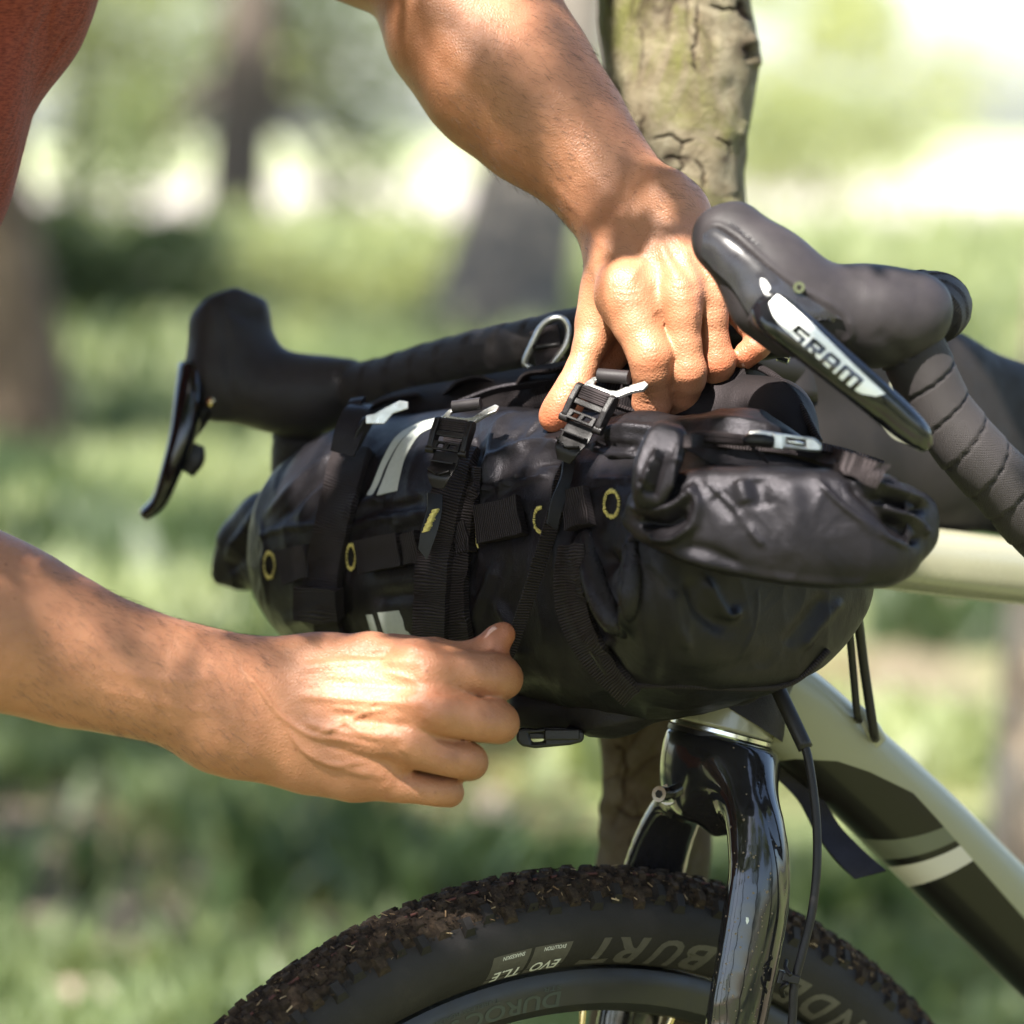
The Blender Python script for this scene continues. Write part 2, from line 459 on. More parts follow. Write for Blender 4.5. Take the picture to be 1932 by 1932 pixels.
# bind knuckles of the fingers to the hand's back, tendons and veins
Sx.add(chain([(1176,535,-.078,24),(1184,562,-.083,23)]), .004, .014)
Sx.add(chain([(1280,535,-.081,20),(1285,562,-.086,20)]), .004, .012)
Sx.add(chain([(1336,538,-.069,17),(1341,562,-.073,17)]), .004, .012)
Sx.add(chain([(1378,560,-.051,15),(1386,580,-.055,15)]), .004, .010)
# right arm (near one, comes from the left edge), hand closed round the strap tail
eR = pw(-0.46, D-0.16, 0.97)
foreR = [seg(eR, .046, P(-60,1160,-.14), .0465)]
foreR += chain([(-60,1160,-.14,152),(40,1195,-.14,139),(150,1240,-.135,121),(270,1274,-.13,106),(360,1297,-.125,97),(425,1318,-.12,97)], 0.85, -FW)
foreR += chain([(425,1318,-.12,97),(480,1338,-.115,99),(530,1350,-.11,106)], 0.6, -FW)
Sx.add([seg(eR, .046, shR, .056)] + foreR, .015, .004)
Sx.add(chain([(412,1392,-.128,30),(440,1400,-.125,26)]), .004, .03)        # head of the ulna
pr = []
pr += chain([(510,1290,-.105,62),(600,1264,-.110,54),(700,1250,-.118,46),(795,1262,-.124,46)], .8, -FW)
pr += chain([(520,1320,-.108,66),(640,1322,-.122,62),(740,1328,-.134,54),(808,1340,-.138,46)], .8, -FW)
pr += chain([(520,1360,-.106,66),(620,1385,-.120,60),(700,1396,-.131,46),(760,1402,-.134,40)], .8, -FW)
pr += chain([(510,1385,-.10,54),(600,1430,-.110,54),(670,1458,-.118,42),(728,1472,-.120,33)], .8, -FW)
pr += chain([(640,1245,-.10,40),(760,1255,-.095,42)]) + chain([(740,1300,-.10,60),(740,1400,-.10,56),(720,1450,-.10,44)])
Sx.add(pr, .013, .016)
# curled fingers: first phalanx towards the right, then folding away behind it
Sx.add(chains([(795,1262,-.126,46),(850,1266,-.130,43),(905,1272,-.128,41),(938,1277,-.122,42),(946,1282,-.106,38),(925,1288,-.092,33),(880,1290,-.086,30)], per=3), .002, .012)
Sx.add(chains([(808,1340,-.138,43),(860,1350,-.141,40),(905,1358,-.138,39),(934,1361,-.131,40),(940,1366,-.114,37),(915,1370,-.098,31),(870,1370,-.092,28)], per=3), .002, .0030)
Sx.add(chains([(760,1402,-.134,39),(812,1419,-.138,36),(850,1430,-.136,34),(880,1434,-.130,35),(886,1440,-.114,32),(860,1442,-.100,28),(815,1438,-.094,26)], per=3), .002, .0030)
Sx.add(chains([(728,1472,-.120,33),(775,1484,-.126,29),(815,1491,-.124,28),(840,1493,-.119,28),(847,1496,-.106,26),(820,1496,-.096,23),(785,1490,-.094,22)], per=3), .002, .0030)
Sx.add(chain([(800,1290,-.092,44),(880,1330,-.090,40),(830,1400,-.092,44),(790,1450,-.094,36)]), .004, .004)
Sx.add(chain([(740,1222,-.098,24),(820,1232,-.102,28),(880,1238,-.106,26),(912,1228,-.108,26),(938,1206,-.109,25),(950,1196,-.109,23)]), .004, .009)
for a in ([(780,1250,-.139,20),(810,1262,-.142,20)], [(790,1328,-.149,20),(822,1342,-.151,20)], [(742,1392,-.145,18),(774,1404,-.146,18)], [(712,1464,-.130,16),(738,1476,-.130,15)]):
    Sx.add(chain(a), .003, .016)
V, F = nets(Sx, 0.0014); V = relax(V, F, 2)
# tendons, veins and joint creases as relief
REL = [
 # left hand (upper): tendons, veins
 ([(1222,462),(1204,505),(1186,532)], 9, .9), ([(1244,456),(1264,500),(1280,532)], 9, 1.1), ([(1268,456),(1304,500),(1334,534)], 8, 1.1), ([(1290,462),(1336,516),(1370,550)], 7, .9),
 ([(1230,480),(1246,520),(1238,556)], 9, -.8), ([(1262,470),(1300,520),(1316,556)], 8, -1.0), ([(1296,480),(1336,530),(1362,560)], 7, -.7),
 ([(1262,436),(1290,466),(1300,488),(1330,506),(1342,528)], 4.5, .8), ([(1236,590),(1248,610)], 8, -.9), ([(1318,590),(1322,640)], 6, -.6),
 ([(1020,330),(1090,400),(1120,450),(1150,470)], 9, .7), ([(1000,180),(1080,280),(1150,380)], 16, .5), ([(760,20),(840,130),(930,200)], 22, -1.3),
 # right hand (lower): tendons and the hollows between them
 ([(560,1262),(660,1250),(775,1246)], 9, 1.3), ([(560,1312),(660,1320),(785,1328)], 9, 1.6), ([(570,1362),(650,1382),(740,1392)], 8, 1.7), ([(575,1412),(640,1446),(712,1464)], 8, 1.4),
 ([(600,1286),(700,1290),(800,1300)], 12, -1.7), ([(620,1346),(700,1362),(780,1372)], 10, -1.8), ([(600,1400),(680,1430),(750,1444)], 10, -1.7),
 ([(820,1305),(860,1310),(900,1318)], 5, -1.2), ([(785,1374),(830,1392),(880,1402)], 5, -1.2), ([(755,1442),(800,1458),(845,1466)], 5, -1.0),
 ([(780,1240),(800,1262),(792,1285)], 14, 1.2), ([(790,1318),(812,1340),(800,1362)], 14, 1.3), ([(745,1384),(766,1402),(756,1420)], 13, 1.3), ([(712,1456),(734,1474),(722,1486)], 11, 1.1),
 ([(925,1250),(930,1275),(925,1300)], 2.6, -.4), ([(917,1250),(921,1275),(917,1300)], 2.6, -.35), ([(915,1336),(920,1360),(915,1385)], 2.6, -.4), ([(862,1410),(868,1432),(862,1455)], 2.4, -.35), ([(826,1472),(831,1492),(826,1510)], 2.4, -.3),
 ([(700,1225),(760,1218),(830,1232)], 7, .9), ([(640,1230),(700,1238),(760,1236)], 8, -.9),
 # right hand and forearm: veins
 ([(455,1262),(490,1300),(530,1350),(590,1388),(640,1394),(705,1408)], 5, 1.6), ([(590,1388),(650,1364),(690,1344),(738,1338)], 4.5, 1.5), ([(620,1334),(680,1338),(720,1318)], 4, .9),
 ([(650,1364),(690,1382),(732,1368)], 4, .9), ([(530,1350),(568,1412),(620,1440),(690,1438)], 4.5, 1.1), ([(700,1262),(745,1272),(790,1286)], 4.5, .8), ([(640,1348),(668,1372),(700,1380)], 4, .7),
 ([(200,1262),(260,1276),(340,1284),(440,1268)], 11, .55), ([(180,1300),(250,1314),(350,1338),(420,1340)], 9, .4),
]
for (x, y, w_) in ((1228,664,24),(1229,672,30),(1229,681,28),(1300,698,20),(1300,706,22),(1355,678,20),(1355,687,22),(1231,752,24),(1229,760,24),(1083,728,18),(1084,737,20),(1183,545,26),(1183,556,28),(1284,545,20),(1284,555,20),
                   (930,1262,0),(925,1352,0)):
    if w_: REL.append(([(x-w_, y-3), (x, y+3), (x+w_, y-3)], 2.6, -.35))
def relief(V, F, feats, zlo=-.30, zhi=.02):
    N = vnormals(V, F); px, py, pd = proj(V)
    vd = V - CAM; vd /= np.linalg.norm(vd, axis=1)[:, None]
    face = np.clip(-(N * vd).sum(1) * 1.6, 0, 1) * (pd > zlo) * (pd < zhi)
    dsp = np.zeros(len(V))
    for pl, sg_, amp in feats:
        pl = catmull(np.array(pl, float), 5) if len(pl) > 2 else np.array(pl, float)
        lo = pl.min(0) - 3*sg_; hi = pl.max(0) + 3*sg_
        m = np.where((px > lo[0]) & (px < hi[0]) & (py > lo[1]) & (py < hi[1]) & (face > 0))[0]
        if not len(m): continue
        q = np.stack([px[m], py[m]], 1); best = np.full(len(m), 1e9); tb = np.zeros(len(m)); n = len(pl) - 1
        for i in range(n):
            a, b = pl[i], pl[i+1]; ab = b - a
            t = np.clip(((q - a) @ ab) / (ab @ ab + 1e-9), 0, 1)
            dd = np.linalg.norm(q - a - t[:, None]*ab, axis=1)
            u = dd < best; best[u] = dd[u]; tb[u] = (i + t[u]) / n
        fade = np.minimum(1, np.minimum(tb, 1 - tb) * 6 + .15)
        dsp[m] += amp * .001 * np.exp(-(best / sg_)**2) * fade
    return V + N * (dsp * face)[:, None]
V = relief(V, F, REL)
# torso, neck, head, legs continue the same body
hip = pw(-0.60, D+0.0, 0.90); chest = pw(-0.40, D-0.0, 1.30); belly = pw(-0.485, D-0.0, 1.08)
neck = pw(-0.36, D-0.02, 1.45); head_ = pw(-0.27, D-0.02, 1.58)
T_ = Solid()
T_.add([seg(hip, .150, belly, .135, 1.12, [0,1,0]), seg(belly, .135, chest, .150, 1.15, [0,1,0]), seg(chest, .13, pw(-.42, D, 1.38), .10, 1.3, [0,1,0])], .05, .0)
T_.add([seg(shL, .062, pw(-.42, D, 1.40), .07), seg(shR, .062, pw(-.42, D-.04, 1.38), .07)], .03, .05)
T_.add([seg(pw(-.42, D-.01, 1.40), .062, neck, .056), seg(neck, .058, pw(-.31, D-.02, 1.52), .06)], .02, .04)
T_.add([seg(head_, .088, pw(-.31, D-.02, 1.64), .098, .82, [0,1,0])], .02, .02)
T_.add([seg(pw(-.205, D-.02, 1.565), .014, pw(-.185, D-.02, 1.53), .015), seg(pw(-.21,D-.02,1.49),.028,pw(-.25,D-.02,1.49),.04)], .01, .02)
for s in (-1, 1): T_.add([seg(pw(-.30, D-.02+s*.085, 1.56), .016, pw(-.305, D-.02+s*.09, 1.585), .018, .5, [0,1,0])], .004, .006)
for s in (-1, 1):
    k = pw(-.55+.10*s, D+s*.12, .50); a = pw(-.68+.16*s, D+s*.13, .08)
    T_.add([seg(hip + pw(0, s*.08, 0), .10, k, .062), seg(k, .060, a, .042), seg(a, .042, a + pw(.17, s*.02, -.045), .034)], .02, .03)
V2, F2 = nets(T_, 0.011); V2 = relax(V2, F2, 2)
VB = np.vstack([V, V2]); FB = np.vstack([F, F2 + len(V)])
body = mesh('body', VB, FB, M['skin'], person)
fl = np.zeros(len(VB))
for (x, y, d_, r_, a_) in ((1228,672,-.10,36,.6),(1299,705,-.10,34,.7),(1356,685,-.08,34,.8),(1290,556,-.10,40,.35),(1181,556,-.10,44,.25),(1048,786,-.06,55,.9),(1227,795,-.07,40,.7),
                           (1408,672,-.07,36,.8),(1440,642,-.07,34,.5),(1150,650,-.04,50,.5),(1385,578,-.06,30,.5),(950,1208,-.11,44,.7),(806,1332,-.15,46,.45),(795,1250,-.14,40,.3),(935,1360,-.13,40,.3),
                           (935,1276,-.12,40,.3),(880,1434,-.12,36,.3),(840,1493,-.11,34,.35),(440,1392,-.12,60,.5),(752,1394,-.14,40,.35),(728,1468,-.13,36,.35)):
    c = P(x, y, d_); r = PR(r_, d_)
    fl = np.maximum(fl, a_ * np.exp(-((VB - c)**2).sum(1) / (r*r) * 1.2))
at = body.data.attributes.new('flush', 'FLOAT', 'POINT'); at.data.foreach_set('value', fl)
# nails
def nail(c, along, out, L, W):
    c = np.asarray(c); t = nrm(along); o_ = nrm(np.asarray(out) - t*(np.asarray(out)@t)); s = np.cross(t, o_)
    Vn = []; Fn = []
    n1, n2 = 9, 9
    for i in range(n1):
        for j in range(n2):
            a = (i/(n1-1) - .5)*2; b_ = (j/(n2-1) - .5)*2
            rr = 1 if abs(a) < .6 else math.sqrt(max(0, 1 - ((abs(a)-.6)/.4)**2*.6))
            x_ = b_*W/2*rr; Vn.append(c + t*a*L/2 + s*x_ + o_*(-(x_*x_)/(W*.62) - .0012*max(0, a)**2))
    for i in range(n1-1):
        for j in range(n2-1): Fn.append((i*n2+j, i*n2+j+1, (i+1)*n2+j+1, (i+1)*n2+j))
    o = mesh('fingernail', Vn, Fn, M['nail'], body)
    m = o.modifiers.new('thick', 'SOLIDIFY'); m.thickness = .0006; m.offset = 0
    return o
nail(P(1403,683,-.0688), P(1400,700,-.066)-P(1408,668,-.072), P(1396,690,-.10)-P(1402,684,-.07), .0075, .0080)
nail(P(1227,806,-.0715), P(1227,815,-.066)-P(1229,790,-.077), P(1226,816,-.10)-P(1227,800,-.07), .008, .011)
_o = nrm(-RT*.60 + UP*.45 - FW*.66); nail(P(938,1207,-.109) + _o*.0083, P(958,1181,-.109)-P(925,1223,-.109), _o, .0105, .0095)
# rust red t-shirt
SH = Solid()
SH.add([seg(hip + pw(.02,0,-.02), .168, belly, .150, 1.12, [0,1,0]), seg(belly, .150, chest + pw(.012,0,0), .163, 1.15, [0,1,0]), seg(chest, .145, pw(-.42, D, 1.38), .108, 1.35, [0,1,0])], .05, .0)
SH.add([seg(pw(-.42,D,1.40), .078, shL, .074), seg(shL, .074, shL + (eL - shL)*.42, .074)], .03, .04)
SH.add([seg(pw(-.42,D-.04,1.38), .078, shR, .074), seg(shR, .074, shR + (eR - shR)*.40, .072)], .03, .04)
Vs, Fs = nets(SH, 0.010)
Vs = relax(Vs, Fs, 3)
Ns = vnormals(Vs, Fs)
Vs = Vs + Ns * (0.004*np.sin(Vs[:,2]*38 + Vs[:,0]*55 + 1.3*np.sin(Vs[:,1]*30)) + .003*np.sin(Vs[:,0]*90 - Vs[:,2]*30))[:, None]
def shirt_mat():
    m, nt, b = nodes_of('heather_jersey')
    co = coordn(nt, 'Object', (1, 1, 6)); c2 = coordn(nt)
    f = noise(nt, co, 160, 3, 0.7)
    nt.links.new(ramp(nt, f, [(0.35, (0.13, 0.026, 0.017)), (0.6, (0.26, 0.058, 0.036))]), b.inputs['Base Color'])
    b.inputs['Roughness'].default_value = 0.95; b.inputs['Sheen Weight'].default_value = 0.05; b.inputs['Specular IOR Level'].default_value = 0.15
    nt.links.new(bumpn(nt, noise(nt, c2, 1100, 2), .22, .0006, bumpn(nt, noise(nt, coordn(nt, 'Object', (1,1,.35)), 26, 3, .5, .6), .5, .010)), b.inputs['Normal'])
    return m
shirt = mesh('t_shirt', Vs, Fs, shirt_mat(), person)
# trousers, shoes and hair, outside the picture
TR = Solid()
for s in (-1, 1):
    k = pw(-.55+.10*s, D+s*.12, .50); a = pw(-.68+.16*s, D+s*.13, .12)
    TR.add([seg(hip + pw(0, s*.07, -.02), .128, k, .082), seg(k, .082, a, .066)], .03, .02)
Vt, Ft = nets(TR, 0.013); mesh('trousers', relax(Vt, Ft, 2), Ft, simple('navy_cloth', (.03,.035,.05), .9), person)
HR = Solid().add([seg(pw(-.325, D-.02, 1.625), .098, pw(-.345, D-.02, 1.60), .096, .88, [0,1,0])], .01, 0)
Vt, Ft = nets(HR, 0.009); mesh('hair', Vt, Ft, simple('dark_hair', (.03,.02,.013), .6), person)

def arm_hair():
    n = len(V); N = vnormals(V, F); px, py, pd = proj(V); r = np.random.RandomState(5)
    out = []
    for (x0, y0, x1, y1, num, wd) in ((900,60,1225,455,1500,150), (60,1200,500,1340,1100,130), (560,1260,760,1340,120,90)):
        ax2 = np.array([x1-x0, y1-y0], float); L2 = np.linalg.norm(ax2); ax2 /= L2; nn2 = np.array([-ax2[1], ax2[0]])
        q = np.stack([px-x0, py-y0], 1); t = q@ax2; s_ = q@nn2
        vd = V - CAM; m = np.where((t > 0) & (t < L2) & (abs(s_) < wd) & ((N*vd).sum(1) < .25) & (pd > -.25) & (pd < .1))[0]
        dirw = nrm(P(x1, y1, 0) - P(x0, y0, 0))
        for i in r.choice(m, num):
            nn = N[i]; sd = nrm(np.cross(nn, dirw)); d1 = nrm(dirw*1.0 + sd*(r.normal()*.35 + (.5 if y0 < 500 else -.4)) + nn*.22); L = r.uniform(.003, .0085)
            p0 = V[i] + dirw*r.normal()*.001; p1 = p0 + d1*L*.5 + nn*.0002; p2 = p0 + d1*L*.95 - nn*L*.02 + dirw*L*.1
            out.append((p0, p1, p2))
    A = np.array(out); w_ = .000055; side = np.cross(A[:, 2]-A[:, 0], -FW); side /= np.linalg.norm(side, axis=1)[:, None]
    VV = np.stack([A[:,0]-side*w_, A[:,0]+side*w_, A[:,1]+side*w_*.9, A[:,1]-side*w_*.9, A[:,2]+side*w_*.3, A[:,2]-side*w_*.3], 1).reshape(-1, 3); k = np.arange(len(A))*6
    FF = np.vstack([np.stack([k, k+1, k+2, k+3], 1), np.stack([k+3, k+2, k+4, k+5], 1)])
    o = mesh('arm_hair', VV, FF, simple('arm_hair', (.05,.028,.015), .5), person); o['kind'] = 'stuff'
arm_hair()
# ---------------------------------------------------------------- handlebar bag
from mathutils import noise as mnoise
bag = empty('handlebar_bag', None, 'black waterproof roll bag strapped across the front of the bicycle handlebar', 'bag')
AX = nrm([.643, -.766, 0]); NF = nrm([-.766, -.643, 0]); ZU = np.array([0, 0, 1.0])
def vnoise(p, s, seed=0.0): return mnoise.noise(Vector((p[0]*s+seed, p[1]*s+seed*.7, p[2]*s-seed)))
def rings_solid(rings, n=260, per=40, power=2.15):
    A = catmull(np.array([list(P(x, y, d)) + [PR(ru, d), PR(rv, d)] for x, y, d, ru, rv in rings]), per)
    an = np.linspace(0, 2*math.pi, n, endpoint=False)
    ce = np.sign(np.cos(an)) * np.abs(np.cos(an))**(2/power); se = np.sign(np.sin(an)) * np.abs(np.sin(an))**(2/power)
    V = np.vstack([a[:3] + np.outer(ce*max(a[3], 1e-4), NF) + np.outer(se*max(a[4], 1e-4), ZU) for a in A])
    m = len(A); F = np.array([(i*n+j, i*n+(j+1) % n, (i+1)*n+(j+1) % n, (i+1)*n+j) for i in range(m-1) for j in range(n)])
    return V, F[:, ::-1]
BR = [(572,1022,.160,20,20),(574,1022,.158,100,120),(590,1026,.153,142,160),(606,1030,.147,168,184),(645,1032,.135,186,214),(700,1032,.115,198,240),(850,1046,.065,212,274),(1000,1062,.015,222,292),(1150,1070,-.035,228,292),
      (1280,1074,-.075,236,284),(1370,1074,-.100,276,262),(1425,1074,-.114,296,238),(1462,1076,-.124,268,205),(1480,1080,-.129,150,120),(1483,1080,-.130,10,10)]
Vb, Fb = rings_solid(BR)
FOLD = [
 # seam ledges over the daisy chain
 ([(488,1016),(520,1000),(570,992),(640,990)], 5, 2.2), ([(655,1004),(690,985),(790,968),(840,966)], 5, 2.6), ([(905,945),(920,925),(1000,905),(1040,898)], 5, 2.8), ([(1120,905),(1200,905)], 6, 1.8),
 ([(495,1040),(500,1100),(505,1150)], 5, 1.6), ([(655,1010),(650,1060),(655,1110)], 6, 1.4), ([(905,950),(895,1010),(905,1060)], 6, 1.4),
 ([(500,1075),(640,1062),(790,1048),(900,1010),(1020,985),(1180,955)], 38, -2.2),
 # puckers beside the straps
 ([(915,935),(935,870),(1000,838),(1090,838)], 12, 4.0), ([(925,905),(930,830),(950,790),(990,765)], 13, 3.6), ([(935,935),(985,890),(1060,878)], 9, 2.6), ([(955,905),(1020,880),(1070,860)], 12, -3.0),
 ([(960,835),(1010,805),(1060,800)], 14, -2.6), ([(905,870),(895,820),(905,785)], 10, -2.5),
 ([(500,975),(560,910),(630,850)], 8, 2.4), ([(520,990),(590,915),(640,880)], 10, -2.4), ([(560,985),(600,930),(645,905)], 8, 2.2), ([(490,985),(500,1040),(492,1120),(486,1180)], 6, 1.6),
 ([(660,985),(690,950),(720,938)], 12, 3.0), ([(690,840),(720,800),(760,770)], 14, 2.4), ([(700,960),(760,955),(800,940)], 12, -2.0), ([(740,990),(800,975)], 8, 1.6),
 ([(880,1180),(915,1120),(940,1060)], 12, 2.2), ([(700,1130),(780,1120),(850,1130)], 16, -2.2), ([(520,1180),(600,1160),(640,1150)], 18, 2.0), ([(880,1100),(900,1000)], 12, -1.8),
 # big folds of the near end
 ([(1105,1010),(1120,1090),(1150,1150),(1172,1196)], 15, 7.5), ([(1192,1010),(1194,1100),(1190,1200)], 9, 6.0), ([(1172,1196),(1190,1150),(1194,1080)], 9, 3.0), ([(1150,1040),(1168,1100),(1182,1150)], 15, -7.0),
 ([(1095,1000),(1090,1080),(1105,1180),(1140,1230)], 11, 4.0), ([(1110,1190),(1150,1240),(1190,1300)], 13, -3.5), ([(1120,1200),(1155,1215)], 9, 3.5), ([(1215,1060),(1240,1180),(1230,1300)], 22, -3.0),
 ([(1330,1090),(1350,1130),(1372,1160),(1400,1150)], 13, 5.5), ([(1300,1090),(1320,1150),(1370,1190)], 18, -4.5), ([(1270,1110),(1275,1170),(1300,1230)], 16, 3.5),
 ([(1590,1130),(1550,1175),(1510,1230)], 12, 3.5), ([(1560,1120),(1520,1170),(1480,1220)], 16, -3.0), ([(1430,1110),(1425,1180),(1390,1260)], 4, 1.2), ([(1250,1290),(1350,1270),(1460,1240)], 22, -2.5),
 ([(950,1250),(1050,1290),(1150,1320)], 30, 3.0), ([(930,1130),(970,1200),(985,1280)], 14, 2.0)]
def wrinkle(V, N, amp=1.0, s0=0.0):
    out = np.zeros(len(V))
    for i, p in enumerate(V):
        a = mnoise.noise(Vector((p[0]*14+s0, p[1]*14, p[2]*9))); b = mnoise.noise(Vector((p[0]*34, p[1]*34+s0, p[2]*20))); c = mnoise.noise(Vector((p[0]*75+s0, p[1]*75, p[2]*48)))
        r = (1 - abs(b))**5
        out[i] = a*2.0 + (r - .3)*1.5 + c*.28
    return V + N * (out * amp * .001)[:, None]
Vb = wrinkle(Vb, vnormals(Vb, Fb), .6)
Vb = relief(Vb, Fb, [(a, s_*.8, m*(1.25 if a[0][0] < 1210 else .6)) for a, s_, m in FOLD], -.35, .25)
bagbody = mesh('bag_body', Vb, Fb, M['bag'], bag)
BVB = bvh_of(bagbody)
# far rolled end (seen at the left) and near rolled closure (right)
def sdf_cloth(name, S, h, folds, mat, amp=1.0, s0=3.0, parent=bag):
    V, F = nets(S, h); V = relax(V, F, 3); V = wrinkle(V, vnormals(V, F), amp, s0); V = relief(V, F, folds, -.45, .3)
    return mesh(name, V, F, mat, parent)
V, F, uv = sweep([P(585,1032,.165), P(540,1033,.172), P(512,1034,.178), P(470,1048,.184), P(440,1068,.187), P(414,1084,.189), P(404,1088,.190)], [(PR(118,.17),PR(90,.17)), (PR(112,.17),PR(88,.17)), (PR(107,.17),PR(80,.17)), (PR(78,.18),PR(60,.18)), (PR(54,.18),PR(40,.18)), (PR(24,.18),PR(20,.18)), (PR(8,.18),PR(8,.18))], n=150, per=22, up=UP, power=4.2)
V = np.array(V); Fq = np.array([f for f in F if len(f) == 4]); NV = vnormals(V, Fq)
if (NV[150*40:150*41] * (V[150*40:150*41] - V[150*40:150*41].mean(0))).sum() < 0: Fq = Fq[:, ::-1]; NV = -NV
V = wrinkle(V, NV, .7, 3.0)
V = relief(V, Fq, [([(512,928),(470,985),(430,1050)], 8, 2.5), ([(500,985),(460,1040),(430,1080)], 9, -3), ([(470,1000),(440,1030),(432,1060)], 6, 3), ([(440,1100),(470,1120)], 8, -2), ([(505,1000),(480,1070)], 9, 2)], -.1, .4)
farend = mesh('rolled_far_end', V, F, M['bag'], bag)
cpts = [(1183,968,-0.174,8),(1188,970,-0.175,30),(1212,970,-0.178,52),(1262,970,-0.184,74),(1330,976,-0.190,92),(1420,986,-0.196,103),(1520,996,-0.198,110),(1620,1000,-0.196,109),(1664,1000,-0.188,104),(1700,992,-0.181,82),(1732,987,-0.175,58),(1750,985,-0.171,41),(1757,985,-0.170,30),(1758,985,-0.170,6)]
V, F, uv = sweep([P(*c[:3]) for c in cpts], [(PR(c[3], -.16), PR(c[3], -.16)*.74) for c in cpts], n=230, per=26, up=UP, power=3.1)
V = np.array(V); Fq = np.array([f for f in F if len(f) == 4])[:, ::-1]
NV = vnormals(V, Fq); NV = NV if (NV[len(V)//2] @ (V[len(V)//2] - P(1500,1000,-.196))) > 0 else -NV
V = wrinkle(V, NV, .5, 9.0)
NFOLD = [
 ([(1190,955),(1235,962),(1275,952),(1310,925)], 9, 5.5), ([(1205,985),(1255,990),(1300,968)], 9, -6.5), ([(1225,1012),(1270,1016),(1312,990)], 8, 4.5), ([(1300,915),(1318,950),(1306,1000)], 10, 4.0),
 ([(1330,905),(1385,960),(1412,996)], 5, 1.0), ([(1350,930),(1390,975)], 16, -1.4), ([(1430,900),(1440,960)], 18, -2.2), ([(1395,905),(1410,950)], 14, 2.2), ([(1412,996),(1440,1030)], 7, 1.6),
 ([(1540,905),(1590,955),(1660,1005),(1712,1032)], 5, 2.0), ([(1600,905),(1650,960),(1715,1015)], 10, -4.0), ([(1620,905),(1680,925),(1750,948)], 7, 5.5), ([(1640,935),(1700,955),(1745,962)], 8, -5.5),
 ([(1690,960),(1730,985),(1750,1012)], 7, 4.5), ([(1670,975),(1712,1005),(1730,1026)], 8, -5.0), ([(1640,905),(1660,940),(1700,975)], 6, 3.0), ([(1240,1040),(1430,1084),(1560,1100),(1660,1100)], 9, 2.2), ([(1480,900),(1500,980),(1480,1060)], 24, 1.6), ([(1290,1030),(1340,1040),(1400,1070)], 12, -2.0)]
V = relief(V, Fq, NFOLD, -.4, .1) if (vnormals(V, Fq)[len(V)//2] @ (V[len(V)//2] - P(1500,1000,-.196))) > 0 else relief(V, Fq[:, ::-1], NFOLD, -.4, .1)
near = mesh('rolled_near_end', V, F, M['bag'], bag)
V, F, uv = sweep([P(1224,950,-.196), P(1228,925,-.200), P(1237,890,-.200), P(1252,850,-.196), P(1264,824,-.190), P(1268,818,-.188)], [(PR(26,-.17),.006),(PR(35,-.17),.009),(PR(40,-.17),.010),(PR(39,-.17),.010),(PR(32,-.17),.009),(PR(22,-.17),.005)], n=90, per=16, up=RT, power=4.5)
V = np.array(V); Fq = np.array([f for f in F if len(f) == 4]); NV = vnormals(V, Fq)
if (NV[90*30:90*50] * (V[90*30:90*50] - V[90*30:90*50].mean(0))).sum() < 0: NV = -NV; Fq = Fq[:, ::-1]
V = wrinkle(V, NV, .6, 5.0); V = relief(V, Fq, [([(1205,930),(1222,885),(1244,840)], 6, 3.0), ([(1232,948),(1244,900),(1258,850)], 7, -4.0), ([(1205,905),(1225,935)], 6, -2.5), ([(1262,930),(1270,880),(1280,835)], 5, 2.4), ([(1236,872),(1262,866),(1290,872)], 6, 1.5)], -.4, .1)
flapo = mesh('folded_flap', V, F, M['bag'], bag); flapo.modifiers.new('edges', 'EDGE_SPLIT').split_angle = math.radians(60)
S4 = Solid().add([seg(P(1130,845,-.075), PR(52,-.07), P(1220,850,-.10), PR(50,-.1)), seg(P(1220,850,-.10), PR(50,-.1), P(1400,868,-.125), PR(76,-.12)), seg(P(1400,868,-.125), PR(74,-.12), P(1530,905,-.128), PR(60,-.12))], .03, 0)
topfold = sdf_cloth('top_fold', S4, .0024, [([(1130,812),(1180,806),(1240,812)], 8, 3.5), ([(1120,835),(1170,842),(1205,840)], 8, -4), ([(1140,858),(1185,856),(1215,868)], 7, 3), ([(1250,800),(1350,790),(1450,806),(1520,830)], 9, 2.5), ([(1180,880),(1160,920)], 8, 2)], M['bag'], .8, 2.0)
BVA = bvh_of(bagbody, near, flapo, topfold, farend)

